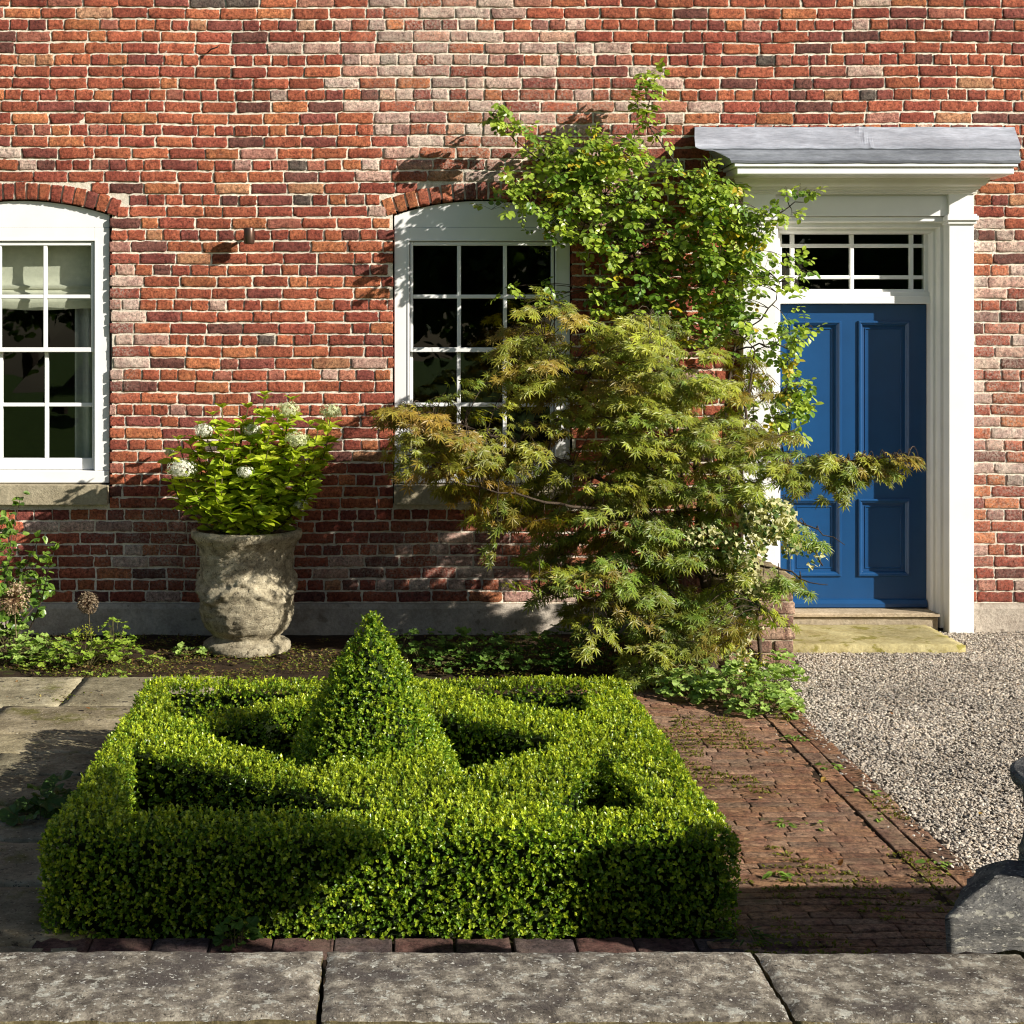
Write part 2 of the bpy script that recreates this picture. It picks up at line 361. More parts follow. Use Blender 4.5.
# ---------------- bricks as real blocks
NX, NZ = 9, 5
def brick_template():
    u = np.array([0, .022, .12, .27, .42, .58, .73, .88, .978, 1]); v = np.array([0, .06, .36, .64, .94, 1]); U, Vv = np.meshgrid(u, v, indexing='ij')
    idx = np.arange((NX+1)*(NZ+1)).reshape(NX+1, NZ+1)
    ring = list(idx[:, 0])+list(idx[NX, 1:])+list(idx[NX-1::-1, NZ])+list(idx[0, NZ-1:0:-1])
    q = [(idx[i, j], idx[i+1, j], idx[i+1, j+1], idx[i, j+1]) for i in range(NX) for j in range(NZ)]
    nb = (NX+1)*(NZ+1); m = len(ring)
    for k in range(m): q.append((ring[k], nb+k, nb+(k+1) % m, ring[(k+1) % m]))
    return U.ravel(), Vv.ravel(), np.array(ring), np.array(q)
BU, BV, BRING, BQ = brick_template()
BEDGE = np.zeros(len(BU), bool); BEDGE[BRING] = True
def add_bricks(g, rects, cols, depth=.1, front=0.0, rough=.0022, frame=None, rng=RNG, pmax=.0055):
    """rects (n,4) x0,z0,x1,z1 in the wall plane; frame=None -> X,Z wall facing -Y; or function (a,b,out)->xyz"""
    rects = np.asarray(rects, float); n = len(rects)
    x0, z0, x1, z1 = rects.T; wd = x1-x0; ht = z1-z0
    A = x0[:, None]+wd[:, None]*BU; B = z0[:, None]+ht[:, None]*BV
    j = rng.normal(0, rough, A.shape)*BEDGE; j2 = rng.normal(0, rough*.75, A.shape)*BEDGE
    cor = ((BU == 0) | (BU == 1)) & ((BV == 0) | (BV == 1)); pull = rng.uniform(.0006, pmax, A.shape)*cor
    A = A+j+pull*np.sign(.5-BU); B = B+j2+pull*np.sign(.5-BV)
    out = rng.normal(0, .0008, A.shape)-BEDGE*rng.uniform(.001, .0042, A.shape)-cor*.002
    out = out+np.clip(rng.normal(0, .0014, (n, 1)), -.0025, .003)+rng.normal(0, .0014, (n, 1))*(BU-.5)+front
    Ab = A[:, BRING]; Bb = B[:, BRING]; Ob = np.full(Ab.shape, front-depth)
    A = np.concatenate([A, Ab], 1); B = np.concatenate([B, Bb], 1); O = np.concatenate([out, Ob], 1)
    V = np.stack([A, -O, B], -1) if frame is None else frame(A, B, O)
    k = A.shape[1]; c = np.repeat(cols[:, None, :], k, 1)*rng.uniform(.93, 1.07, (n, k, 1))
    fs = (BQ[None]+(np.arange(n)*k)[:, None, None]).reshape(-1, 4)
    g.add(V.reshape(-1, 3), fs, c.reshape(-1, 3))
PAL = np.array([(.400, .116, .062), (.460, .146, .070), (.340, .090, .056), (.50, .185, .080), (.265, .080, .060), (.19, .078, .060), (.14, .110, .09), (.50, .25, .13), (.40, .15, .10)])
PP = [.30, .16, .22, .07, .13, .045, .015, .02, .04]
def brick_cols(n, dark=1.0): return PAL[RNG.choice(len(PAL), n, p=PP)]*RNG.uniform(.8, 1.18, (n, 1))*dark

# brick path between hedge and gravel
def brick_path():
    root = g = Geo(); rects = []
    y = -6.3; r = 0
    while y < -1.6:
        h = .056; x = .98+(r % 2)*.11+random.uniform(-.015, .015)
        while x < 1.84:
            x1 = min(x+random.uniform(.15, .20), 1.86)
            if x1-x > .04: rects.append((x, y+random.uniform(0, .003), x1-random.uniform(.002, .005), y+h-random.uniform(.002, .006)))
            x = x1
        y += h+random.uniform(0, .003); r += 1
    for (bx0, bx1) in ((1.868, 1.955), (1.962, 2.058)):
        y = -6.3+random.uniform(0, .1)
        while y < -1.5:
            l = random.uniform(.2, .23); rects.append((bx0, y, bx1, y+l-.006)); y += l
    pal = np.array([(.30, .165, .090), (.33, .185, .10), (.26, .15, .09), (.36, .22, .135), (.29, .19, .12)])
    c = pal[RNG.choice(5, len(rects))]*RNG.uniform(.8, 1.15, (len(rects), 1))
    add_bricks(g, rects, c, .05, 0, .0022, lambda A, B, O: np.stack([A+.012*np.sin(B*2.1), B+.006*np.sin(A*7+B*3), O*.5+.014+.007*noise2(A, B, 5, 4)], -1), pmax=.002)
    sheet('path_joints', .95, -6.3, 2.05, -1.5, .0075, M['soil'], 90, 200, .006, 4, 5, label='earth and moss filling the joints of the brick path', cat='path')
    o = g.build('brick_path', M['pbrick'], smooth=True); tag(o, 'worn mossy brick path beside the clipped hedge', 'path', kind='structure')
brick_path()
# brick edging in front of the hedge
def edging():
    x = -1.08; k = 0
    while x < 1.16:
        l = random.uniform(.178, .192)
        g = Geo(); c = np.array([[(.13, .07, .055), (.115, .065, .055), (.10, .075, .07)][k % 3]])*random.uniform(.85, 1.1)
        add_bricks(g, [(x, -.06, x+l-.007, .012)], c, .10, 5.06+random.uniform(-.003, .003), .002)
        o = g.build('edging_brick', M['pbrick'], smooth=True)
        tag(o, 'weathered edging brick, number %s along the foot of the hedge from the flagstones' % ['first', 'second', 'third', 'fourth', 'fifth', 'sixth', 'seventh', 'eighth', 'ninth', 'tenth', 'eleventh', 'twelfth', 'last'][min(k, 12)] if False else
            ['edging brick at the foot of the hedge, nearest the flagstones', 'edging brick second from the flagstone end of the hedge foot', 'edging brick third from the flagstone end of the hedge foot',
             'edging brick fourth from the flagstone end of the hedge foot', 'edging brick fifth from the flagstone end, by the leaf sprig under the hedge', 'edging brick sixth from the flagstone end of the hedge foot',
             'edging brick at the middle of the hedge foot, seventh along', 'edging brick sixth from the brick path end of the hedge foot', 'edging brick fifth from the brick path end of the hedge foot',
             'edging brick fourth from the brick path end of the hedge foot', 'edging brick third from the brick path end of the hedge foot', 'edging brick second from the brick path end of the hedge foot',
             'edging brick at the hedge corner beside the brick path'][min(k, 12)], 'edging brick', 'edging bricks along the front of the hedge')
        x += l; k += 1
edging()

# flagstones, left
def slab_mesh(g, x0, y0, x1, y1, z1, h=.05, jit=.006, col=(1, 1, 1), n=14, amp=.003, seed=0):
    u = np.linspace(0, 1, n+1); U, W = np.meshgrid(u, u, indexing='ij')
    X = x0+(x1-x0)*U; Y = y0+(y1-y0)*W
    e = ((U == 0) | (U == 1) | (W == 0) | (W == 1))
    X = X+RNG.normal(0, jit*.5, X.shape)*e; Y = Y+RNG.normal(0, jit*.5, Y.shape)*e
    Z = z1+amp*noise2(X, Y, seed, 12)+RNG.normal(0, amp*.25, X.shape)-e*RNG.uniform(.003, .009, X.shape)
    idx = np.arange((n+1)**2).reshape(n+1, n+1)
    ring = np.array(list(idx[:, 0])+list(idx[n, 1:])+list(idx[n-1::-1, n])+list(idx[0, n-1:0:-1]))
    V = np.stack([X, Y, Z], -1).reshape(-1, 3); B = V[ring].copy(); B[:, 2] = z1-h
    q = [(idx[i, j], idx[i+1, j], idx[i+1, j+1], idx[i, j+1]) for i in range(n) for j in range(n)]
    m = len(ring); nb = (n+1)**2
    q += [(ring[k], nb+k, nb+(k+1) % m, ring[(k+1) % m]) for k in range(m)]
    g.add(np.concatenate([V, B]), q, col)
def flags():
    g = Geo(); ys = [-1.30, -1.98, -2.52, -2.86, -3.22, -3.62, -4.05, -4.5, -5.0, -5.5, -6.2]; s = 0
    for a in range(len(ys)-1):
        xs = [-3.7, [-2.9, -2.6, -3.0, -2.7][a % 4]]
        xs += [[-1.66, -1.95, -2.1, -1.75][a % 4], -.9] if a != 1 else [-1.95, -.9]
        for k in range(len(xs)-1):
            t = RNG.uniform(.75, 1.15); c = np.array([t*RNG.uniform(.96, 1.04), t, t*RNG.uniform(.93, 1.03)])
            slab_mesh(g, xs[k]+.007, ys[a+1]+.007, xs[k+1]-.007, ys[a]-.007, .016+random.uniform(-.004, .004), .05, .006, c, 16, .0025, s); s += 1
    o = g.build('flagstone_path', M['flag'], smooth=True); tag(o, 'uneven mossy flagstone path beside the hedge', 'path', kind='structure')
flags()

# ================================================================== HOUSE
house = empty('brick_house', (.3, 0, 0))
tag(house, 'old red brick house with white sash windows and a blue front door', 'house')
WC = [WX(20.5), WX(482.5)]; HW = .5675; ZS = WZ(214.5); RISE = .093; RA = (HW**2+RISE**2)/(2*RISE); ZBOT = WZ(483.5); SILLB = WZ(504)
RING = .112
DC = 3.045; DX0, DX1 = 2.563, 3.535
def arch_z(dx, extra=0):  # height of the arch curve above its centre line at offset dx
    return ZS+RISE-RA+np.sqrt(np.maximum((RA+extra)**2-dx**2, 0))
def blocked(zm):
    out = []
    for c in WC:
        if SILLB < zm < ZBOT: out.append((c-HW, c+HW))
        elif ZBOT <= zm <= ZS-.02: out.append((c-HW, c+HW))
        elif ZS-.02 < zm < ZS+RISE+RING:
            R = RA+RING+.008; dz = zm-(ZS+RISE-RA); hw = math.sqrt(max(R*R-dz*dz, 0)); hw = min(hw, HW+.02+ (zm-ZS+.02)*.55)
            out.append((c-hw-.006, c+hw+.006))
    if zm < WZ(150): out.append((2.285, 3.747) if zm < 2.83 else (2.27, 3.77))
    return out
def wall():
    g = Geo(); rects = []; z = .19; row = 0; XL, XR = -3.7, 5.0
    while z < 4.75:
        h = .0748; head = row % 3 == 1
        x = XL-random.uniform(0, .2); bl = blocked(z+h/2)
        while x < XR:
            l = random.uniform(.108, .122) if head else random.uniform(.222, .242)
            if not head and random.random() < .06: l = .116
            if head and random.random() < .05: l = .23
            a, b = x, x+l-random.uniform(.007, .014); x += l
            for (p, q) in bl:
                if a < q and b > p:
                    if a < p-.03: b = min(b, p-.004)
                    elif b > q+.03: a = max(a, q+.004)
                    else: a = b; break
            if b-a > .03:
                if b-a < .075 and False: continue
                rects.append((a, z+.0055+random.uniform(-.0018, .0018), b, z+h-.0065+random.uniform(-.0018, .0018)))
        z += h; row += 1
    c = brick_cols(len(rects)); RR = np.array(rects); mx = (RR[:, 0]+RR[:, 2])/2; mz = (RR[:, 1]+RR[:, 3])/2; pr_ = np.full(len(RR), .015)
    for (a_, b_, rx, rz, s_) in [(WX(440), WZ(40), .75, .9, .95), (WX(560), WZ(140), .8, .5, .8), (WX(470), WZ(150), .6, .5, .8), (WX(125), WZ(330), .16, .55, .7), (WX(1005), WZ(450), .35, 1.3, .45), (WX(1000), WZ(250), .3, .4, .6), (WX(180), WZ(545), .7, .3, .25), (WX(450), WZ(570), 1.0, .25, .5)]:
        q_ = ((mx-a_)/rx)**2+((mz-b_)/rz)**2; pr_ = np.maximum(pr_, s_*np.exp(-q_*1.3))
    wt = (RNG.random(len(RR)) < pr_*.85)*RNG.uniform(.1, .85, len(RR)); c = c*(1-wt[:, None])+np.array([.76, .64, .53])*wt[:, None]
    R = np.array(rects)
    n = len(rects)
    def fr(A, B, O): return np.stack([A, -O, B+.0035*noise1(A, 3, 2.2)+.003*noise2(A, B, 9, 3)], -1)
    add_bricks(g, rects, c, .11, 0, .0027, fr)
    o = g.build('wall', M['brick'], house, smooth=True)
    # mortar bed behind the faces
    gm = Geo(); st = .025; xs = np.arange(XL, XR+.001, st); zs = np.arange(0, 4.8, st)
    X, Z = np.meshgrid(xs, zs, indexing='ij'); Y = .0064+RNG.normal(0, .0013, X.shape)
    i, j = np.meshgrid(np.arange(len(xs)-1), np.arange(len(zs)-1), indexing='ij'); a = i*len(zs)+j
    q = np.stack([a, a+len(zs), a+len(zs)+1, a+1], -1).reshape(-1, 4)
    xm = (X[:-1, :-1]+st/2).ravel(); zm = (Z[:-1, :-1]+st/2).ravel(); keep = np.ones(len(q), bool)
    for cx in WC: keep &= ~((abs(xm-cx) < HW+.012) & (zm > SILLB) & (zm < arch_z(xm-cx)+.012))
    keep &= ~((xm > 2.31) & (xm < 3.73) & (zm < 2.82))
    gm.add(np.stack([X, Y, Z], -1).reshape(-1, 3), q[keep]); gm.build('mortar', M['mortar'], o, smooth=True)
    # arches of upright bricks
    for cx in WC:
        ga = Geo(); th0 = math.asin(HW/RA)+.028; nb = 17; rs = []
        for k in range(nb):
            a0 = -th0+2*th0*k/nb+.0036; a1 = -th0+2*th0*(k+1)/nb-.0036; rs.append((a0, random.uniform(.002, .008), a1, RING+random.uniform(-.006, .004)))
        def fr2(A, B, O, cx=cx): return np.stack([cx+(RA+B)*np.sin(A), -O, ZS+RISE-RA+(RA+B)*np.cos(A)], -1)
        R = np.array(rs)
        # angular jitter must be scaled: convert to arc length coordinates
        add_bricks(ga, [(r[0]*RA, r[1], r[2]*RA, r[3]) for r in rs], brick_cols(nb), .11, .003, .002, lambda A, B, O, cx=cx: fr2(A/RA, B, O, cx))
        ga.build('brick_arch', M['brick'], house, smooth=True)
    # plinth
    gp = Geo()
    for (a, b) in ((XL, 2.28), (3.752, XR)):
        n = int((b-a)/.03); u = np.linspace(a, b, n+1); vs = np.linspace(-.05, .185, 9); U, W = np.meshgrid(u, vs, indexing='ij')
        Y = -.028+.004*noise2(U, W, 4, 9)+np.maximum(0, W-.165)*.6; i, j = np.meshgrid(np.arange(n), np.arange(8), indexing='ij'); k = i*9+j
        gp.add(np.stack([U, Y, W], -1).reshape(-1, 3), np.stack([k, k+9, k+10, k+1], -1).reshape(-1, 4))
        gp.add([(a, -.016, .185), (b, -.016, .185), (b, .06, .19), (a, .06, .19)], [(0, 1, 2, 3)])
        gp.add([(a, -.03, -.05), (a, .1, -.05), (a, .1, .19), (a, -.016, .185)], [(0, 1, 2, 3)])
        gp.add([(b, -.03, -.05), (b, .1, -.05), (b, .1, .19), (b, -.016, .185)], [(0, 3, 2, 1)])
    gp.build('plinth', M['plinth'], house, smooth=False)
    # dark rooms behind the glass
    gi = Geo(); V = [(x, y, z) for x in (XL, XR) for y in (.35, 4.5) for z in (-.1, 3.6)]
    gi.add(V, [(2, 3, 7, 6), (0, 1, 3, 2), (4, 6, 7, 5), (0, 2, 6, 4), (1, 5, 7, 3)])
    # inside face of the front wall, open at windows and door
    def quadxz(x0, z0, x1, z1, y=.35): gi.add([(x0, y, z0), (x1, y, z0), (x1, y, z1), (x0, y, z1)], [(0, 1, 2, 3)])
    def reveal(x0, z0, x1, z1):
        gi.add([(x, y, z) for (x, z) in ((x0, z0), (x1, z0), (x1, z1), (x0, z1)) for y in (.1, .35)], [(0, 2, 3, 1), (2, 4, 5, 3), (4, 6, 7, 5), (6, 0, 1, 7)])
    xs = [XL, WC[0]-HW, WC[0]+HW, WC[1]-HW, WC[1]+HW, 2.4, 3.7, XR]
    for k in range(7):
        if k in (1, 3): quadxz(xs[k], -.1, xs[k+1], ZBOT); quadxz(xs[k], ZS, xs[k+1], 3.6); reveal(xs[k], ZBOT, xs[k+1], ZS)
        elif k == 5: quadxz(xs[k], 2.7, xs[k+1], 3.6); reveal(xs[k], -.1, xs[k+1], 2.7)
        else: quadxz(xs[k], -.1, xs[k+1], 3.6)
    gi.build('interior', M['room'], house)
wall()

def window(cx, blind):
    wroot = empty('window', (cx, 0, ZBOT)); wroot.parent = house; wroot.location = (cx-house.location.x, 0, ZBOT)
    tag(wroot, None)
    yf = .029; hi = .4680  # frame face depth, half width of the inner opening
    zi0 = WZ(471); zi1 = WZ(241)
    # outer frame with arched head board
    g = Geo(); n = 20; xs = np.linspace(-HW+.003, HW-.003, n+1); top = arch_z(xs)-.004
    b = WZ(227)
    V = []; fs = []
    for k in range(n+1): V += [(cx+xs[k], yf+.001, b+.0015), (cx+xs[k], yf+.001, top[k]), (cx+xs[k], .09, top[k])]
    for k in range(n): a = 3*k; fs += [(a, a+3, a+4, a+1), (a+1, a+4, a+5, a+2)]
    g.add(V, fs)
    o = g.build('frame', M['white'], wroot)
    bx = [(cx-HW+.003, yf, zi0, cx-hi, .10, b), (cx+hi, yf, zi0, cx+HW-.003, .10, b), (cx-hi, yf, zi1, cx+hi, .10, b),
          (cx-HW+.003, yf-.006, ZBOT+.002, cx+HW-.003, .10, zi0-.001)]
    bevbuild(bx, 'box_frame', M['white'], wroot, .0025)
    # bead round the opening
    g = Geo(); V, fs = ringprof(cx-hi-.012, zi0, cx+hi+.012, zi1+.012, [(0, yf), (0, yf-.005), (.008, yf-.005), (.012, yf+.0), (.012, yf+.03)], False); g.add(V, fs); g.build('bead', M['white'], wroot)
    # sashes
    def sash(z0, z1, ys, botrail, rows):
        sx = hi-.004; st = .020; boxes = []
        boxes += [(cx-sx, ys, z0, cx-sx+st, ys+.035, z1), (cx+sx-st, ys, z0, cx+sx, ys+.035, z1)]
        boxes += [(cx-sx+st, ys, z0, cx+sx-st, ys+.035, z0+botrail), (cx-sx+st, ys, z1-.026, cx+sx-st, ys+.035, z1)]
        gl0, gl1 = z0+botrail, z1-.026
        for k in (1, 2):
            xm = cx-sx+st+(2*sx-2*st)*k/3; boxes.append((xm-.0125, ys+.003, gl0, xm+.0125, ys+.032, gl1))
        zm = (gl0+gl1)/2; boxes.append((cx-sx+st, ys+.004, zm-.0125, cx+sx-st, ys+.031, zm+.0125))
        s = bevbuild(boxes, 'sash', M['white'], wroot, .003)
        for ci in range(3):
            for ri in range(2):
                x0 = cx-sx+st+(2*sx-2*st)*ci/3; x1 = cx-sx+st+(2*sx-2*st)*(ci+1)/3; za = gl0+(gl1-gl0)*ri/2; zb = gl0+(gl1-gl0)*(ri+1)/2
                tl = RNG.normal(0, .0012, 4)
                gg = Geo(); gg.add([(x0, ys+.018+tl[0], za), (x1, ys+.018+tl[1], za), (x1, ys+.018+tl[2], zb), (x0, ys+.018+tl[3], zb)], [(0, 1, 2, 3)]); gg.build('pane', M['glass'], wroot)
    zmid = WZ(350)
    sash(zmid-.014, zi1-.001, .040, .030, 2)
    sash(zi0+.002, zmid+.016, .078, .075, 2)
    if blind:
        g = Geo(); n = 26; zt = zi1-.01; xs = np.linspace(cx-hi+.03, cx+hi-.03, 30)
        prof = [(0, .175), (.10, .178), (.2, .176), (.26, .178), (.275, .150), (.29, .176), (.305, .172), (.315, .145), (.335, .168), (.345, .176), (.355, .142), (.38, .150), (.42, .155), (.425, .16)]
        V = [(x, y+.004*math.sin(x*23+z*30)+.003*math.sin(x*7), zt-z+.006*math.sin(x*9)*(z > .3)) for (z, y) in prof for x in xs]
        m = len(xs); fs = [(a*m+k, a*m+k+1, (a+1)*m+k+1, (a+1)*m+k) for a in range(len(prof)-1) for k in range(m-1)]
        g.add(V, fs); o = g.build('roman_blind', M['blind'], wroot, smooth=True); o['label'] = 'folded cream roman blind half drawn behind the glass'
        g = Geo(); xs = np.linspace(cx+hi-.17, cx+hi+.1, 30); V = [(x, .26+.018*math.sin(x*75), z) for z in (ZBOT-.2, zi1) for x in xs]
        m = 30; g.add(V, [(k, k+1, m+k+1, m+k) for k in range(m-1)]); g.build('curtain', M['curtain'], wroot, smooth=True)
    return wroot
w1 = window(WC[0], True); w1['label'] = 'sash window with a folded blind and a stone sill'
w2 = window(WC[1], False); w2['label'] = 'dark sash window partly behind the maple and rose'
for cx in WC:
    g = Geo(); slab_mesh(g, cx-HW+.001, -.055, cx+HW-.001, .1, ZBOT-.004, ZBOT-.004-SILLB-.002, .002, (1, 1, 1), 16, .0012); g.build('windowsill', M['sill'], house, smooth=False)

# ---------------- door surround
ds = empty('door_surround', (DC, 0, 0)); ds.parent = house; ds.location = (DC-house.location.x, 0, 0)
PO = 3.750; PI_ = 3.592
def mirror(x): return 6.03-x
for s in (0, 1):
    a, b = (PI_, PO) if s == 0 else (mirror(PO), 2.490)
    bx = [(a, -.06, -.02, b, .05, 2.622), (a-.022, -.088, 2.632, b+.022, .05, 2.662), (a-.012, -.074, 2.61, b+.012, .05, 2.633), (a-.014, -.080, 2.661, b+.014, .05, 2.674), (a, -.058, 2.675, b, .05, 2.828)]
    bevbuild(bx, 'pilaster', M['white'], ds, .003)
bevbuild([(2.48, -.03, 2.664, PI_, .06, 2.828)], 'frieze', M['white'], ds, .002)
bevbuild([(2.48, -.012, 2.63, PI_, .06, 2.662)], 'architrave_lip', M['white'], ds, .003)
# crown moulding as returned profile
def crown(prof, name, mat, zs=None):
    g = Geo(); V = []
    for (o, z) in prof: V += [(mirror(PO)-o, .03, z), (mirror(PO)-o, -.058-o, z), (PO+o, -.058-o, z), (PO+o, .03, z)]
    fs = [(a*4+k, a*4+k+1, a*4+5+k, a*4+4+k) for a in range(len(prof)-1) for k in range(3)]
    g.add(V, fs); return g.build(name, mat, ds)
crown([(-.002, 2.800), (.012, 2.805), (.012, 2.815), (.018, 2.818), (.018, 2.828), (.030, 2.834), (.034, 2.846), (.040, 2.848), (.055, 2.856), (.062, 2.868), (.066, 2.884), (.072, 2.886), (.076, 2.897), (.150, 2.900)], 'crown_moulding', M['cream'])
bevbuild([(2.185, -.30, 2.902, 3.905, .03, 2.945), (2.165, -.315, 2.946, 3.925, .03, 2.972)], 'cornice', M['white'], ds, .004)
def lead():
    g = Geo(); n = 160; XA = np.linspace(0, 1, n+1)
    prof = [(-.316, 2.966, 2.15, 3.93), (-.322, 2.970, 2.145, 3.935), (-.326, 2.984, 2.140, 3.940), (-.318, 2.998, 2.135, 3.94), (-.300, 3.010, 2.12, 3.94), (-.296, 3.030, 2.10, 3.94), (-.282, 3.052, 2.04, 3.945), (-.27, 3.056, 1.985, 3.95), (-.275, 3.064, 1.955, 3.955), (-.262, 3.078, 1.935, 3.965), (-.13, 3.155, 1.955, 4.00), (-.015, 3.226, 1.982, 4.03), (-.012, 3.236, 1.982, 4.03), (.0, 3.237, 1.982, 4.03)]
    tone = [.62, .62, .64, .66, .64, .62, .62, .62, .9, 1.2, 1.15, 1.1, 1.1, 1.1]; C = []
    V = []
    for (y, z, xa, xb), tn in zip(prof, tone):
        for t in XA:
            x = xa+(xb-xa)*t; seam = math.exp(-((x-3.03)/.014)**2)*.004 if z > 3.06 else 0
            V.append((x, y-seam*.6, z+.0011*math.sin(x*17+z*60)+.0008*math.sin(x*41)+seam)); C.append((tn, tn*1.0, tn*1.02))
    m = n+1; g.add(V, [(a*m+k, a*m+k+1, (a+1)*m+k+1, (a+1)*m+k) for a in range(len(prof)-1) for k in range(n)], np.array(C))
    for k in (0, n): # ends
        idx = [a*m+k for a in range(len(prof))]; pts = [V[i] for i in idx]+[(V[idx[0]][0], 0, 2.966)]; g.add(pts, [tuple(range(len(pts)))])
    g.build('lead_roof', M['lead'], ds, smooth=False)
lead()
# stepped jambs and head
g = Geo(); V, fs = ringprof(2.486, .02, 3.612, 2.64, [(0, .0), (.012, .0), (.016, .008), (.016, .035), (.040, .035), (.044, .045), (.044, .088), (.050, .094), (.064, .094), (.070, .10), (.077, .115), (.077, .19)], False)
g.add(V, fs); g.build('door_frame', M['white'], ds)
bevbuild([(DX0-.01, .112, 2.108, DX1+.01, .22, 2.158), (DX0-.01, .125, 2.157, DX1+.01, .22, 2.186)], 'transom', M['white'], ds, .003)
# fanlight
FX0, FX1, FZ0, FZ1 = 2.571, 3.516, 2.198, 2.566
bars = [(DX0-.005, .150, 2.18, FX0+.012, .2, 2.60), (FX1-.006, .150, 2.18, DX1+.005, .2, 2.60), (FX0+.012, .150, 2.18, FX1-.006, .2, 2.204), (FX0+.012, .150, FZ1-.004, FX1-.006, .2, 2.60)]
for xm in (2.655, 3.042, 3.430): bars.append((xm-.013, .158, 2.204, xm+.013, .19, FZ1-.004))
for zm in (2.487, 2.282): bars.append((FX0+.012, .160, zm-.0125, FX1-.006, .188, zm+.0125))
fan = bevbuild(bars, 'fanlight', M['white'], ds, .003)
for x0, x1 in ((FX0+.01, 2.655), (2.655, 3.042), (3.042, 3.43), (3.43, FX1)):
    for z0, z1 in ((FZ0, 2.282), (2.282, 2.487), (2.487, FZ1)):
        gg = Geo(); gg.add([(x0, .176, z0), (x1, .176, z0), (x1, .176, z1), (x0, .176, z1)], [(0, 1, 2, 3)]); gg.build('pane', M['glass'], ds)
bevbuild([(3.597, .020, WZ(421.5), 3.611, .036, WZ(416))], 'doorbell', M['steel'], ds, .002)
# door
door = empty('door', (DC, .17, .12)); door.parent = house; door.location = (DC-house.location.x, .17, .12)
yd = .178; zb, zt = .128, 2.104
cols = [(DX0+.066, DX0+.392), (DX0+.545, DX0+.882)]; rws = [(.335, .835), (.985, 2.0)]
def dz(py): return CZ-(py-CY)*9.78/F
def dxp(px): return (px-CX)*9.78/F
cols = [(dxp(789.5), dxp(840.6)), (dxp(858), dxp(909.5))]; rws = [(dz(576), dz(499)), (dz(478), dz(321))]
rails = [(DX0+.002, yd, zb, cols[0][0], .22, zt), (cols[0][1], yd, zb, cols[1][0], .22, zt), (cols[1][1], yd, zb, DX1-.002, .22, zt)]
for (a, b) in cols: rails += [(a, yd, zb, b, .22, rws[0][0]), (a, yd, rws[0][1], b, .22, rws[1][0]), (a, yd, rws[1][1], b, .22, zt)]
g = Geo()
for r in rails: g.box(*r)
g.build('stiles_and_rails', M['blue'], door)
for (a, b) in cols:
    for (c, d_) in rws:
        g = Geo(); V, fs = ringprof(a, c, b, d_, [(-.001, yd+.003), (-.001, yd-.010), (.004, yd-.014), (.012, yd-.014), (.017, yd-.008), (.022, yd-.006), (.028, yd+.002), (.030, yd+.014), (.046, yd+.016), (.049, yd+.012), (.053, yd+.012), (.056, yd+.018)], True, True)
        g.add(V, fs); g.build('door_panel', M['blue'], door)
g = Geo(); xa, xb = DX0+.004, DX1-.006
V = []
for (y, z) in ((yd, .185), (yd-.02, .178), (yd-.036, .158), (yd-.036, .134), (yd, .130)): V += [(xa, y, z), (xb, y, z)]
g.add(V, [(2*k, 2*k+1, 2*k+3, 2*k+2) for k in range(4)]+[(0, 2, 4, 6), (1, 3, 5, 7)]); g.build('weatherboard', M['blue'], door)
# steps
st = empty('doorstep', (DC, -.3, 0)); st.parent = house; st.location = (DC-house.location.x, -.3, 0)
g = Geo(); slab_mesh(g, 2.36, -.03, 3.545, .20, .126, .022, .003, (1.1, 1.05, 1), 16, .001); g.build('threshold', M['thresh'], st)
g = Geo(); slab_mesh(g, 2.36, -.008, 3.54, .16, .103, .12, .002, (1, 1, 1), 16, .001); g.build('riser', M['thresh'], st)
g = Geo(); slab_mesh(g, 2.36, -.66, 3.46, -.012, .056, .08, .008, (1, 1, 1), 22, .002); g.build('tread', M['step'], st, smooth=True)

# ---------------- wall light and iron hook
wl = empty('wall_light', (WX(244), 0, WZ(240))); tag(wl, 'small bronze cylinder wall light on the brickwork between the windows', 'wall light')
cxl, czl, yl = WX(249)*.987, WZ(237), -.115
g = Geo(); zz = [-.052, -.052, -.046, .044, .050, .050]; rr = [.001, .031, .034, .034, .032, .001]
g.tube([(cxl, yl, czl+z) for z in zz], rr, 20); g.build('lamp_body', M['metal'], wl, smooth=True)
g = Geo(); g.tube([(cxl, yl+.02, czl+.01), (cxl-.004, 0, czl+.01)], .010, 10); g.build('arm', M['metal'], wl, smooth=True)
g = Geo(); g.tube([(cxl-.004, -.012, czl+.01), (cxl-.004, .004, czl+.01)], .024, 16); g.tube([(cxl-.004, -.0125, czl+.01), (cxl-.004, -.012, czl+.01)], [.001, .024], 16); g.build('mount', M['metal'], wl)
g = Geo(); q = P(212, 51, 9.6); g.tube([q+(-.03, .01, -.01), q+(0, -.05, .002), q+(.04, -.06, .012), q+(.055, -.062, .028)], [.005, .005, .004, .002], 6)
tag(g.build('iron_spike', M['iron']), 'bent rusty iron spike driven into the upper brickwork', 'spike')

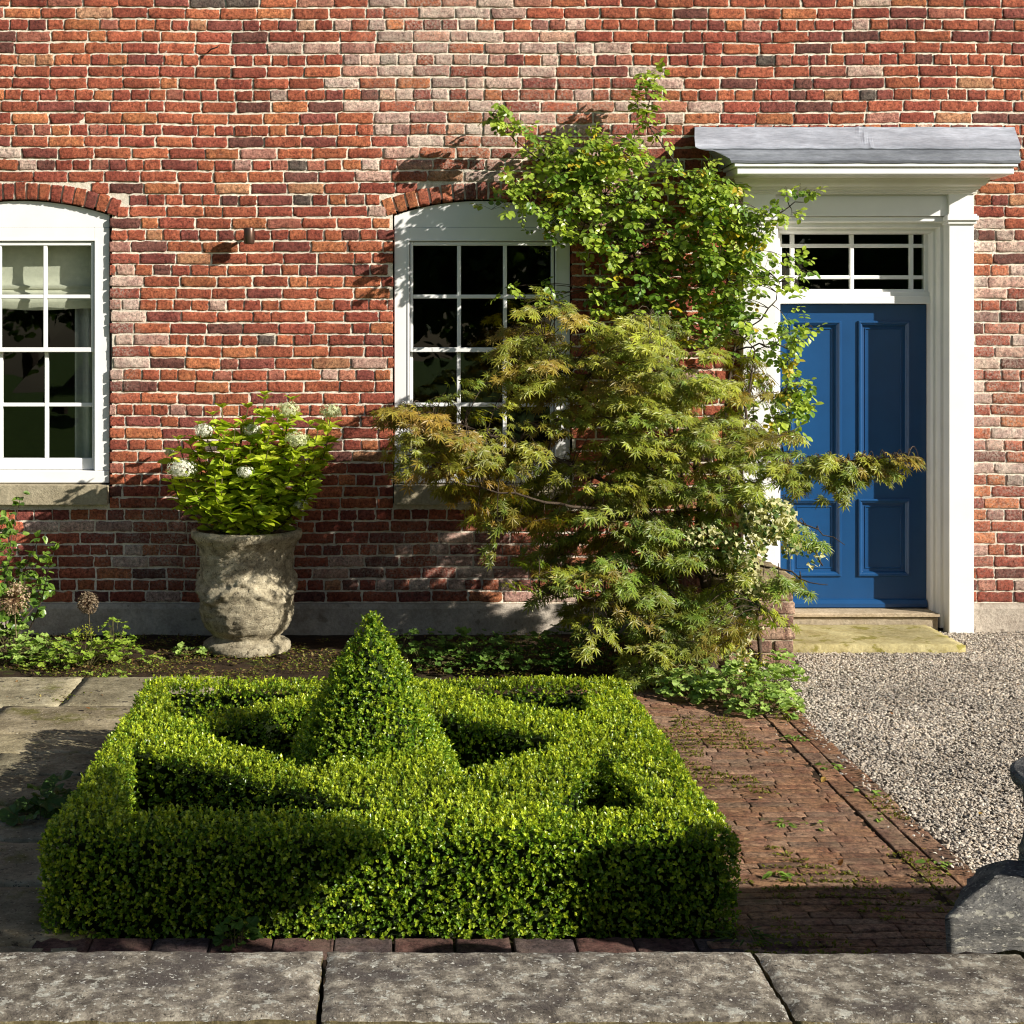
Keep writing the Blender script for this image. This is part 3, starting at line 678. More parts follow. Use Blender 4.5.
# ================================================================== BOX PARTERRE
HX0, HX1, HY0, HY1 = -1.07, 1.09, -4.94, -2.80; HC = (.0, -3.865); HTOP = .335
PITS = [[((a-sum(q[0] for q in p)/3)*1.13+sum(q[0] for q in p)/3, (b-sum(q[1] for q in p)/3)*1.13+sum(q[1] for q in p)/3) for a, b in p] for p in [[(-.90, .17), (-.86, .86), (-.08, .82)], [(.80, .22), (.55, .84), (.85, .84)], [(.28, -.87), (.86, -.88), (.80, -.42)],
        [(-.93, -.86), (-.30, -.84), (-.80, -.32)], [(-.72, -.12), (-.28, -.56), (-.22, .36)], [(.17, -.44), (.26, .42), (.66, .0)]]]
def in_pit(x, y, grow=0.0):
    r = np.zeros(np.shape(x), bool)
    for p in PITS:
        cx = sum(a for a, b in p)/3; cy = sum(b for a, b in p)/3
        pts = [(HC[0]+cx+(a-cx)*(1+grow), HC[1]-(cy+(b-cy)*(1+grow))) for a, b in p]
        r |= inpoly(x, y, pts)
    return r
def hedge():
    root = empty('box_hedge', (0, HC[1], 0)); tag(root, 'low clipped square box hedge with triangular openings around a cone', 'hedge')
    # woody core: stepped height field
    g = Geo(); st = .03; xs = np.arange(HX0+.05, HX1-.04, st); ys = np.arange(HY0+.05, HY1-.04, st)
    Xc, Yc = np.meshgrid(xs, ys, indexing='ij'); solid = ~in_pit(Xc, Yc, .28)
    zt = HTOP-.06
    for i in range(len(xs)-1):
        for j in range(len(ys)-1):
            if not solid[i, j]: continue
            x, y = xs[i], ys[j]; a, b = x+st, y+st
            g.add([(x, y, zt), (a, y, zt), (a, b, zt), (x, b, zt)], [(0, 1, 2, 3)])
            for (ii, jj, p, q) in ((i-1, j, (x, y), (x, b)), (i+1, j, (a, b), (a, y)), (i, j-1, (a, y), (x, y)), (i, j+1, (x, b), (a, b))):
                if not (0 <= ii < len(xs)-1 and 0 <= jj < len(ys)-1 and solid[ii, jj]):
                    g.add([(*p, -.01), (*q, -.01), (*q, zt), (*p, zt)], [(0, 1, 2, 3)])
    core_m = mat_plain('box_twigs', (.018, .028, .008), .9, .1, .2, 40, .3)
    g.build('branches', core_m, root)
    # shoots over the surface
    pts = []; nor = []
    n = 27000; x = RNG.uniform(HX0, HX1, n); y = RNG.uniform(HY0, HY1, n); k = ~in_pit(x, y); x, y = x[k], y[k]
    pts.append(np.stack([x, y, np.full(len(x), HTOP)], -1)); nor.append(np.tile([0, 0, 1.0], (len(x), 1)))
    def side(p, q, nn, dens=5200):
        L = math.dist(p, q); m = int(L*HTOP*dens); t = RNG.random(m); z = RNG.uniform(.0, HTOP, m)
        pts.append(np.stack([p[0]+(q[0]-p[0])*t, p[1]+(q[1]-p[1])*t, z], -1)); nor.append(np.tile([nn[0], nn[1], 0.12], (m, 1)))
    side((HX0, HY0), (HX1, HY0), (0, -1), 8200); side((HX0, HY1), (HX1, HY1), (0, 1), 3500); side((HX0, HY0), (HX0, HY1), (-1, 0)); side((HX1, HY0), (HX1, HY1), (1, 0))
    for p in PITS:
        w_ = [(HC[0]+a, HC[1]-b) for a, b in p]; c = np.mean(w_, 0)
        for i in range(3):
            a, b = np.array(w_[i]), np.array(w_[(i+1) % 3]); nn = np.array([-(b-a)[1], (b-a)[0]]); nn = nn/np.linalg.norm(nn)
            if np.dot(nn, c-a) < 0: nn = -nn
            side(a, b, nn, 4300)
    Pn = np.concatenate(pts); Nn = np.concatenate(nor)
    # round the edges and ripple the surface
    ex = np.minimum(Pn[:, 0]-HX0, HX1-Pn[:, 0]); ey = np.minimum(Pn[:, 1]-HY0, HY1-Pn[:, 1]); e = np.minimum(ex, ey)
    top = Nn[:, 2] > .9
    Pn[top, 2] -= .030*np.exp(-e[top]/.022)
    cxy = np.array([(HX0+HX1)/2, (HY0+HY1)/2]); low = ~top
    Pn[low, :2] -= Nn[low, :2]*(.03*np.exp(-(HTOP-Pn[low, 2])/.03))[:, None]
    Pn += Nn*(.015*noise2(Pn[:, 0]+Pn[:, 2], Pn[:, 1]-Pn[:, 2], 8, 7))[:, None]
    return root, Pn, Nn
def shoots(Pn, Nn, rng, leaf=.0125, per=6, upg=.35, base=(.13, .25, .014), fresh=(.62, .71, .05), dark=(.02, .065, .010), sink=.03):
    n = len(Pn); dep = rng.random(n)**1.6*sink
    ax = Nn+upg*np.array([0, 0, 1.0])+.42*unit(n, rng); ax /= np.linalg.norm(ax, axis=1)[:, None]
    C = Pn-Nn*dep[:, None]+rng.normal(0, .004, (n, 3)); C = C+ax*rng.uniform(-.004, .012, n)[:, None]
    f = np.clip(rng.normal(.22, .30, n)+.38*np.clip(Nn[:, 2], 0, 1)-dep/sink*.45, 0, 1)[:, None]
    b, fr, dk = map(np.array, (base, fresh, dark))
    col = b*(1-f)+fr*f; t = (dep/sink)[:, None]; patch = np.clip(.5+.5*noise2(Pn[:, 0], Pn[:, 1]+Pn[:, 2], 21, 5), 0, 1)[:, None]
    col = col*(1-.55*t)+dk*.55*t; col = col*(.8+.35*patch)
    pos = []; tips = []; nors = []; cl = []; sc = []
    for k in range(per):
        s = unit(n, rng); s -= (s*ax).sum(1)[:, None]*ax; s /= np.linalg.norm(s, axis=1)[:, None]+1e-9
        r = rng.uniform(.15, 1.1, n)[:, None]; tip = ax*(1.1-r*.6)+s*r; off = rng.uniform(-.012, .008, n)[:, None]
        pos.append(C+ax*off); tips.append(tip); nors.append(ax*1.0-s*.4+.25*unit(n, rng)); sc.append(leaf*rng.uniform(.65, 1.15, n)); cl.append(col*rng.uniform(.8, 1.2, (n, 1)))
    return np.concatenate(pos), frames(np.concatenate(tips), np.concatenate(nors)), np.concatenate(sc), np.concatenate(cl)
hroot, Pn, Nn = hedge()
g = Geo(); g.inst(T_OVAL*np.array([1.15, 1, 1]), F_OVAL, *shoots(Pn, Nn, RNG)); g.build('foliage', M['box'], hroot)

def cone():
    c = np.array([-.055, -3.86]); zt = .815; r0 = .40; n = 10500
    root = empty('topiary_cone', (c[0], c[1], 0)); tag(root, 'clipped box topiary cone rising from the centre of the low hedge', 'topiary')
    g = Geo(); prof = [(0, r0-.09), (.1, r0-.09), (.3, .215), (.5, .12), (.68, .03), (.74, .003)]
    g.tube([(c[0], c[1], z) for z, r in prof], [r for z, r in prof], 16); g.build('branches', bpy.data.materials['box_twigs'], root)
    t = 1-np.sqrt(RNG.random(n)*.985+.0); z = .05+(zt-.05)*t; r = (r0+.005)*(1-t)**.90+.010
    r = r*(1+.025*noise2(z*3, np.zeros(n), 3, 3)); th = RNG.uniform(0, 2*np.pi, n); r = r+.014*noise2(th*1.5, z*9, 5, 1.5)
    Pn = np.stack([c[0]+r*np.cos(th), c[1]+r*np.sin(th), z], -1); Nn = np.stack([np.cos(th)*.9, np.sin(th)*.9, np.full(n, .42)], -1)
    m = 60; Pt = np.array([c[0], c[1], zt-.01])+RNG.normal(0, .012, (m, 3)); Pn = np.concatenate([Pn, Pt]); Nn = np.concatenate([Nn, np.tile([0, 0, 1.0], (m, 1))+.5*unit(m)])
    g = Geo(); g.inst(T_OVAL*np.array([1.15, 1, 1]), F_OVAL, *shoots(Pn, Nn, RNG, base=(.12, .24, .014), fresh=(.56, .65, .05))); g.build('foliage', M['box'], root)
cone()

# ================================================================== POT + HYDRANGEA
pc = P(247, 648, 9.08); pc[2] = 0
def pot():
    prof = [(.265, .0), (.272, .02), (.266, .045), (.245, .058), (.212, .072), (.206, .088), (.222, .105), (.254, .14), (.278, .19), (.288, .25), (.290, .33), (.300, .352), (.306, .37), (.300, .388), (.290, .41), (.286, .50), (.290, .58), (.30, .625), (.318, .655), (.338, .680), (.345, .70), (.340, .722), (.322, .730), (.300, .722), (.292, .70), (.285, .66)]
    n = 96; g = Geo(); V = []
    hs = [z for r, z in prof]; rs = [r for r, z in prof]
    zz = np.concatenate([np.linspace(a, b, max(2, int(math.hypot(b-a, rb-ra)/.009))+1)[:-1] for a, b, ra, rb in zip(hs[:-1], hs[1:], rs[:-1], rs[1:])]+[[hs[-1]]])
    tt = np.concatenate([np.linspace(i, i+1, max(2, int(math.hypot(hs[i+1]-hs[i], rs[i+1]-rs[i])/.009))+1)[:-1] for i in range(len(hs)-1)]+[[len(hs)-1]])
    rr = np.interp(tt, range(len(rs)), rs); zz = np.interp(tt, range(len(hs)), hs)
    th = np.arange(n)*2*np.pi/n; TH, ZZ = np.meshgrid(th, zz); R = np.repeat(rr[:, None], n, 1)
    body = (ZZ > .14) & (ZZ < .62) & (tt[:, None] < 17.5)
    # carved festoon: hanging swags with rosettes and leaf texture
    ph = (TH*2/np.pi) % 1; sag = .46-.14*np.sin(ph*np.pi); swag = np.exp(-((ZZ-sag)/.020)**2)*.022*(1+.4*np.sin(ph*60))
    sw2 = np.exp(-((ZZ-sag+.06)/.012)**2)*.010
    ros = np.exp(-(((ph-.5)*.46)**2+(ZZ-.34)**2)/.0035)*.02*(1+.5*np.sin(np.arctan2(ZZ-.34, (ph-.5)*.46)*6))
    gad = np.where((ZZ < .26) & (ZZ > .12), .006*np.abs(np.sin(TH*9)), 0)
    R = R*.975+body*(swag+sw2+ros)+gad+RNG.normal(0, .0030, R.shape)+.003*noise2(TH*6, ZZ*30, 2, 1)
    V = np.stack([pc[0]+R*np.cos(TH), pc[1]+R*np.sin(TH), ZZ], -1); m = len(zz)
    i, j = np.meshgrid(np.arange(m-1), np.arange(n), indexing='ij')
    g.add(V.reshape(-1, 3), np.stack([i*n+j, i*n+(j+1) % n, (i+1)*n+(j+1) % n, (i+1)*n+j], -1).reshape(-1, 4))
    root = empty('stone_pot', tuple(pc)); tag(root, 'large round carved stone pot with garlands standing by the brick wall', 'planter')
    g.build('bowl', M['pot'], root, smooth=True)
    g = Geo(); a = np.arange(32)*2*np.pi/32; g.add(np.concatenate([[[pc[0], pc[1], .70]], np.stack([pc[0]+.30*np.cos(a), pc[1]+.30*np.sin(a), np.full(32, .68)], -1)]), [(0, 1+k, 1+(k+1) % 32) for k in range(32)])
    g.build('compost', M['soil'], root)
pot()
def curve(a, b, bend, n=8):
    a, b = np.array(a, float), np.array(b, float); t = np.linspace(0, 1, n)[:, None]; return a+(b-a)*t+np.array(bend)*np.sin(t*np.pi)
def hydrangea():
    root = empty('hydrangea', (pc[0], pc[1], .69)); tag(root, 'lime green hydrangea with white flower heads growing in the stone pot', 'shrub')
    gs = Geo(); gl = Geo(); rng = np.random.default_rng(5)
    heads = [(204, 431, 8.95, .05), (182, 470, 8.9, .07), (288, 410, 9.0, .055), (331, 412, 9.1, .055), (297, 440, 8.85, .055), (253, 430, 9.05, .05), (245, 472, 8.8, .042), (170, 453, 9.2, .03), (301, 505, 8.9, .035)]
    tops = [P(x, y, d) for x, y, d, r in heads]
    extra = [(265, 400, 9.0), (212, 415, 9.0), (235, 428, 8.85), (275, 415, 8.9), (310, 425, 9.0), (190, 445, 9.0), (315, 455, 9.0), (225, 455, 8.8), (268, 450, 8.75), (195, 490, 8.8), (250, 500, 8.72), (285, 480, 8.75), (215, 480, 8.75), (305, 480, 8.95), (230, 510, 8.75), (272, 510, 8.75), (200, 505, 8.95), (290, 505, 8.9),
             (240, 440, 9.25), (270, 430, 9.3), (300, 450, 9.3), (210, 460, 9.3), (255, 470, 9.05), (230, 490, 9.0), (275, 490, 9.05), (250, 450, 8.9), (205, 460, 8.9), (290, 460, 8.9), (262, 480, 8.8), (178, 440, 9.0), (200, 425, 9.0), (222, 408, 9.05), (248, 408, 9.05), (292, 400, 9.1), (318, 430, 9.0), (328, 440, 9.1), (172, 475, 9.0), (186, 505, 8.9), (225, 435, 8.95), (283, 425, 9.05), (243, 420, 9.1), (310, 480, 8.8), (265, 395, 9.1)]
    tops += [P(*e) for e in extra]
    pos = []; tip = []; nor = []; sc = []; cl = []
    for i, t in enumerate(tops):
        b = pc+np.array([rng.uniform(-.17, .17), rng.uniform(-.17, .17), .69]); out = t-pc; out[2] = 0
        c = curve(b, t, out*.18, 9); gs.tube(c, np.linspace(.006, .003, 9), 5)
        L = np.linalg.norm(t-b); m = int(L/.024)
        for k in range(m):
            u = .18+.82*(k+rng.random()*.5)/m; q = c[min(int(u*8), 8)]+rng.normal(0, .004, 3); ang = k*2.4+rng.random()
            for s in (0, math.pi):
                dirv = np.array([math.cos(ang+s), math.sin(ang+s), rng.uniform(-.15, .7)])+.25*unit(1, rng)[0]
                pos.append(q); tip.append(dirv); nor.append(np.array([.25, -.25, 1.0])+.5*unit(1, rng)[0]); sc.append(rng.uniform(.06, .105))
                f = rng.random(); cl.append(np.array([.30, .42, .02])*(1-f)+np.array([.56, .62, .045])*f)
        if i >= len(heads):
            for k in range(5):
                ang = k*1.26; pos.append(t); tip.append(np.array([math.cos(ang), math.sin(ang), .8])); nor.append(np.array([0, 0, 1.0])+.3*unit(1, rng)[0]); sc.append(rng.uniform(.04, .07)); cl.append(np.array([.38, .48, .04]))
    sc = np.array(sc); gl.inst(T_OV2, F_OV2, np.array(pos), frames(np.array(tip), np.array(nor)), np.stack([sc*.95, sc, sc], -1), np.array(cl))
    gs.build('stems', M['stemg'], root); gl.build('foliage', M['herb'], root)
    TP = []; 
    for k in range(4):
        a = k*math.pi/2; ca, sa = math.cos(a), math.sin(a); TP += [(0, 0, 0), (ca*.5-sa*.3, sa*.5+ca*.3, .05), (ca*1.0, sa*1.0, .0), (ca*.5+sa*.3, sa*.5-ca*.3, .05)]
    FP = [[(4*k, 4*k+1, 4*k+2, 4*k+3) for k in range(4)]]
    for (x, y, d, r) in heads:
        r *= 1.2; c = P(x, y, d); n = int(150*(r/.055)**2); dd = unit(n, rng); dd[:, 2] = dd[:, 2]*.9+.1
        pp = c+dd*r*rng.uniform(.55, 1.0, (n, 1))*np.array([1.15, 1.15, .85]); s = rng.uniform(.008, .014, n)
        wv = rng.uniform(.8, 1.05, (n, 1)); col = np.array([.80, .80, .66])*wv if r > .05 or True else None
        if (x, y) in ((331, 412), (297, 440), (288, 410), (170, 453)): col = col*np.array([.86, .9, .62])
        g = Geo(); R = frames(np.cross(dd, unit(n, rng)), dd+.3*unit(n, rng)); g.inst(np.array(TP), FP, pp, R, s, col); g.build('flower_head', M['petal'], root)
hydrangea()

# ================================================================== BRANCHING PLANTS
def sample_poly(poly, n, rng):
    xs = [p[0] for p in poly]; ys = [p[1] for p in poly]; out = []
    while len(out) < n:
        x = rng.uniform(min(xs), max(xs), n*3); y = rng.uniform(min(ys), max(ys), n*3); k = inpoly(x, y, poly); out += list(zip(x[k], y[k]))
    return np.array(out[:n])
def smooth_line(pts, n=14):
    pts = np.array(pts, float); t = np.linspace(0, len(pts)-1, n); lin = np.stack([np.interp(t, range(len(pts)), pts[:, k]) for k in range(3)], -1)
    for _ in range(2): lin[1:-1] = (lin[:-2]+2*lin[1:-1]+lin[2:])/4
    return lin
def maple():
    rng = np.random.default_rng(31); root = empty('japanese_maple', tuple(P(712, 655, 8.62)*np.array([1, 1, 0]))); tag(root, 'spreading japanese maple with bronze tipped leaves between window and door', 'tree')
    base = P(712, 655, 8.62); base[2] = -.02; fork = P(698, 565, 8.6)
    limbs = [([base, P(716, 610, 8.6), fork], .040, .028),
             ([fork, P(660, 520, 8.55), P(590, 470, 8.5), P(480, 430, 8.45), P(385, 410, 8.4)], .022, .003),
             ([fork, P(670, 490, 8.7), P(610, 420, 8.8), P(545, 345, 8.8)], .022, .004),
             ([fork, P(700, 500, 8.8), P(690, 420, 8.9), P(655, 320, 8.9)], .024, .004),
             ([fork, P(725, 500, 8.75), P(745, 420, 8.8), P(755, 350, 8.9)], .020, .004),
             ([P(725, 500, 8.75), P(775, 470, 8.5), P(850, 462, 8.35), P(908, 456, 8.3)], .013, .002),
             ([P(660, 520, 8.55), P(600, 510, 8.3), P(530, 500, 8.2), P(450, 480, 8.2)], .013, .003),
             ([fork, P(640, 590, 8.3), P(580, 600, 8.2), P(530, 590, 8.2)], .014, .003),
             ([P(716, 610, 8.6), P(690, 640, 8.3), P(655, 670, 8.15), P(640, 690, 8.1)], .012, .003),
             ([P(725, 500, 8.75), P(770, 505, 8.4), P(845, 545, 8.25)], .010, .002),
             ([fork, P(740, 560, 8.4), P(780, 570, 8.2), P(828, 585, 8.15)], .012, .002),
             ([fork, P(730, 580, 8.3), P(760, 610, 8.1)], .010, .003)]
    gt = Geo(); LP = []
    for i, (p, r0, r1) in enumerate(limbs):
        c = smooth_line(p, 16); c[1:-1] += rng.normal(0, .008, (14, 3)); r = np.linspace(r0, r1, 16)
        gt.tube(c, r, 8); LP.append(c)
    LP = np.concatenate(LP)
    br = (.29, .155, .03); ol = (.21, .27, .03); gr = (.14, .27, .032); yl = (.43, .47, .045); dg = (.06, .15, .02)
    regs = [ # polygon, sprays, d range, palette weights (bronze, olive, green, yellow, dark)
        ([(366, 410), (400, 397), (440, 405), (470, 425), (520, 440), (520, 490), (470, 500), (430, 475), (400, 450), (372, 425)], 84, (8.2, 8.7), (.42, .3, .08, .17, .03)),
        ([(420, 372), (460, 375), (490, 360), (520, 400), (470, 425), (430, 400)], 10, (8.4, 8.8), (.25, .3, .2, .15, .1)),
        ([(500, 330), (540, 298), (600, 295), (650, 310), (650, 420), (600, 450), (540, 440), (515, 390)], 100, (8.35, 9.1), (.2, .33, .12, .32, .03)),
        ([(640, 330), (700, 345), (745, 360), (770, 400), (775, 450), (755, 490), (640, 500), (600, 440)], 175, (8.2, 9.1), (.08, .36, .26, .28, .02)),
        ([(520, 440), (640, 470), (700, 500), (660, 550), (580, 540), (500, 500)], 75, (8.25, 8.9), (.22, .32, .22, .16, .08)),
        ([(440, 478), (520, 490), (560, 520), (520, 530), (450, 510)], 16, (8.2, 8.7), (.3, .35, .2, .1, .05)),
        ([(660, 490), (735, 490), (745, 560), (745, 590), (720, 625), (650, 640), (600, 620), (620, 560)], 92, (8.2, 8.7), (.06, .3, .4, .17, .07)),
        ([(840, 455), (925, 449), (926, 456), (845, 472)], 14, (8.27, 8.4), (.2, .4, .2, .18, .02)),
        ([(500, 505), (600, 500), (650, 560), (560, 575), (520, 545)], 34, (8.3, 9.0), (.12, .3, .33, .1, .15)),
        ([(590, 300), (760, 330), (770, 420), (700, 440), (600, 420)], 26, (8.7, 9.2), (.08, .36, .3, .18, .08)),
        ([(520, 580), (620, 550), (640, 620), (600, 640), (560, 620)], 40, (8.1, 8.6), (.1, .32, .33, .17, .08)),
        ([(630, 620), (720, 600), (725, 640), (690, 670), (655, 700), (630, 690)], 46, (7.95, 8.35), (.14, .3, .33, .17, .06)),
        ([(765, 460), (830, 452), (880, 458), (918, 450), (922, 458), (880, 472), (840, 484), (780, 485)], 44, (8.25, 8.5), (.12, .4, .33, .12, .03)),
        ([(780, 525), (815, 530), (835, 542), (825, 548), (790, 540)], 5, (8.2, 8.4), (.05, .3, .45, .18, .02)),
        ([(760, 570), (790, 572), (812, 580), (800, 588), (765, 590)], 6, (8.1, 8.3), (.05, .3, .45, .18, .02)),
        ([(735, 600), (770, 602), (780, 615), (745, 625)], 5, (8.1, 8.3), (.05, .35, .4, .18, .02))]
    pals = np.array([br, ol, gr, yl, dg]); pos = []; tip = []; nor = []; sc = []; cl = []
    for poly, ns, (d0, d1), wts in regs:
        arm = poly[0][0] >= 740
        ns = ns if arm else int(ns*.66)
        for (px, py) in sample_poly(poly, ns, rng):
            d = d0+(d1-d0)*rng.random()**1.15; c = P(px, py, d)
            k = np.argmin(((LP-c)**2).sum(1)+.05*rng.random()); a = LP[k]
            dist = np.linalg.norm(c-a)
            gt.tube(curve(a, c, (0, 0, .03+.10*dist), 6), np.linspace(.0035, .0016, 6), 4)
            out = c-a if dist > .08 else c-P(700, 520, 8.8); out = out/(np.linalg.norm(out)+1e-6)+.35*unit(1, rng)[0]; out[2] = out[2]*.22-.10
            out /= np.linalg.norm(out); sd = np.cross(out, [0, 0, 1.0]); sd /= np.linalg.norm(sd)+1e-9
            pc0 = (.6*pals[rng.choice(5, p=wts)]+.4*(np.array(wts)[:, None]*pals).sum(0))*rng.uniform(.6, 1.35); m = int(rng.integers(14, 20)) if arm else int(rng.integers(28, 40))
            u = rng.random(m); v = rng.uniform(-1, 1, m); L = rng.uniform(.08, .12) if arm else rng.uniform(.14, .26)
            q = c+out*(u[:, None]-.5)*L*1.6+sd*(v*(1-u*.6))[:, None]*L*.6+np.array([0, 0, 1.0])*(rng.normal(0, .008, m)-.05*u**2-.025*abs(v))[:, None]
            tp = out*1.1+sd*(v*.7)[:, None]+np.array([0, 0, -.75])+.28*unit(m, rng)
            nn = np.array([.30, -.45, 1.0])+.45*unit(m, rng)
            tt = rng.random((m, 1))**1.5; col = pc0*(1-tt*.5)+pals[rng.choice(5, m, p=wts)]*tt*.5
            pos.append(q); tip.append(tp); nor.append(nn); sc.append(rng.uniform(.034, .066, m)); cl.append(col*rng.uniform(.75, 1.25, (m, 1)))
            tw = q[::4]
            for z in tw: gt.tube([c-out*L*.5, z], [.0014, .0008], 3)
    gl = Geo(); col = np.concatenate(cl); n = len(col)
    # lobe tips a shade more bronze than the leaf base
    cc = np.repeat(col[:, None, :], 28, 1); tipsel = np.tile([0, 0, 1, 0], 7); cc = cc*(1-.35*tipsel[None, :, None])+np.array([.34, .19, .03])*.35*tipsel[None, :, None]
    gl.inst(T_PALM, F_PALM, np.concatenate(pos), frames(np.concatenate(tip), np.concatenate(nor)), np.concatenate(sc), cc)
    gt.build('trunk', M['bark'], root, smooth=True); gl.build('crown', M['maple'], root); print('maple leaves', n)
maple()

def rose():
    rng = np.random.default_rng(77); root = empty('climbing_rose', (1.95, -.15, 0)); tag(root, 'climbing rose with glossy green leaves on the brickwork beside the door', 'climbing rose')
    b = np.array([1.95, -.12, 0.0]); W = 9.5
    canes = [([b, P(690, 500, 9.45), P(665, 380, 9.45), P(640, 250, 9.45), P(600, 180, 9.4), P(540, 165, 9.35), P(492, 115, 9.32)], .014, .002),
             ([b, P(720, 480, 9.4), P(735, 350, 9.4), P(725, 230, 9.4), P(690, 180, 9.4), P(640, 120, 9.38), P(655, 78, 9.33)], .014, .002),
             ([P(640, 250, 9.45), P(580, 220, 9.4), P(520, 195, 9.35)], .008, .002),
             ([P(725, 230, 9.4), P(760, 215, 9.2), P(800, 205, 9.1), P(815, 190, 9.05)], .006, .0015),
             ([P(735, 350, 9.4), P(775, 300, 9.2), P(790, 260, 9.15)], .006, .0015),
             ([P(735, 350, 9.4), P(770, 345, 9.2), P(795, 350, 9.1), P(812, 330, 9.05)], .006, .0015),
             ([P(720, 430, 9.4), P(760, 400, 9.2), P(795, 390, 9.1), P(790, 440, 9.05)], .007, .0015),
             ([P(640, 250, 9.45), P(625, 180, 9.4), P(635, 140, 9.35), P(640, 85, 9.3)], .006, .0015),
             ([P(665, 380, 9.45), P(620, 320, 9.4), P(590, 290, 9.35)], .007, .002)]
    gt = Geo(); LP = []
    for p, r0, r1 in canes:
        c = smooth_line(p, 18); c[1:-1] += rng.normal(0, .01, (16, 3)); gt.tube(c, np.linspace(r0, r1, 18), 6); LP.append(c)
    LP = np.concatenate(LP)
    regs = [([(545, 140), (600, 133), (640, 160), (690, 165), (735, 180), (745, 240), (740, 300), (660, 300), (600, 290), (570, 240), (520, 220), (500, 200), (520, 165)], 330, (9.12, 9.5)),
            ([(600, 280), (740, 280), (745, 330), (700, 350), (600, 320)], 85, (9.15, 9.5)),
            ([(560, 140), (600, 130), (630, 145), (650, 165), (600, 190), (550, 170)], 42, (9.1, 9.35)),
            ([(690, 165), (735, 180), (760, 220), (770, 260), (750, 300), (700, 280)], 105, (9.05, 9.35)),
            ([(486, 104), (500, 104), (504, 126), (490, 122)], 5, (9.3, 9.38)),
            ([(486, 108), (505, 108), (535, 122), (540, 140), (515, 140)], 7, (9.3, 9.4)),
            ([(632, 80), (662, 72), (668, 90), (655, 105), (640, 98)], 7, (9.28, 9.36)), ([(632, 100), (655, 105), (650, 150), (625, 145)], 6, (9.3, 9.4)), ([(648, 128), (662, 130), (662, 138), (648, 140)], 2, (9.3, 9.4)),
            ([(768, 196), (822, 186), (826, 215), (795, 225), (772, 225)], 8, (9.02, 9.15)), ([(770, 250), (800, 245), (808, 275), (780, 290), (765, 275)], 9, (9.05, 9.2)),
            ([(740, 290), (765, 300), (790, 320), (800, 345), (805, 400), (790, 450), (750, 440), (735, 350)], 50, (9.0, 9.3)),
            ([(785, 330), (812, 325), (815, 350), (790, 356)], 3, (9.0, 9.1)), ([(780, 355), (808, 370), (818, 400), (800, 420), (785, 400)], 11, (8.98, 9.1)),
            ([(500, 285), (540, 280), (570, 290), (560, 310), (510, 310)], 5, (9.3, 9.4)), ([(480, 205), (490, 200), (492, 212), (482, 214)], 1, (9.3, 9.4))]
    pos = []; tip = []; nor = []; sc = []; cl = []
    for poly, ns, (d0, d1) in regs:
        for (px, py) in sample_poly(poly, ns, rng):
            c = P(px, py, rng.uniform(d0, d1)); k = np.argmin(((LP-c)**2).sum(1)); a = LP[k]
            if np.linalg.norm(a-c) > .02: gt.tube(curve(a, c, (0, -.02, .05*np.linalg.norm(c-a)), 5), np.linspace(.0032, .0015, 5), 4)
            for s in range(rng.integers(2, 5)):     # compound leaves of five leaflets
                ra = unit(1, rng)[0]*np.array([1, .8, .8])+np.array([0, -.35, -.1]); ra /= np.linalg.norm(ra); sd = np.cross(ra, [0.1, -.5, 1]); sd /= np.linalg.norm(sd)+1e-9
                o = c+rng.normal(0, .028, 3); L = rng.uniform(.05, .085); base = rng.uniform(.030, .050)
                gt.tube([c, o, o+ra*L], [.0012, .001, .0008], 3)
                f = rng.random(); cc = np.array([.11, .22, .022])*(1-f)+np.array([.44, .54, .065])*f
                if rng.random() < .04: cc = np.array([.55, .42, .03])
                for (u, q) in ((.35, -1), (.35, 1), (.75, -1), (.75, 1), (1, 0)):
                    pos.append(o+ra*L*u+sd*q*.004); tip.append(ra*(.35 if q else 1)+sd*q+.2*unit(1, rng)[0]+np.array([0, 0, -.2])); nor.append(np.cross(ra, sd)*(-1 if np.cross(ra, sd)[1] > 0 else 1)+np.array([.25, -.2, .5])+.5*unit(1, rng)[0])
                    sc.append(base*rng.uniform(.8, 1.15)); cl.append(cc*rng.uniform(.85, 1.15))
    gl = Geo(); s = np.array(sc); gl.inst(T_OV2, F_OV2, np.array(pos), frames(np.array(tip), np.array(nor)), np.stack([s*1.3, s, s], -1), np.array(cl))
    gt.build('stem', M['bark'], root, smooth=True); gl.build('foliage', M['rose'], root); print('rose leaflets', len(s))
rose()

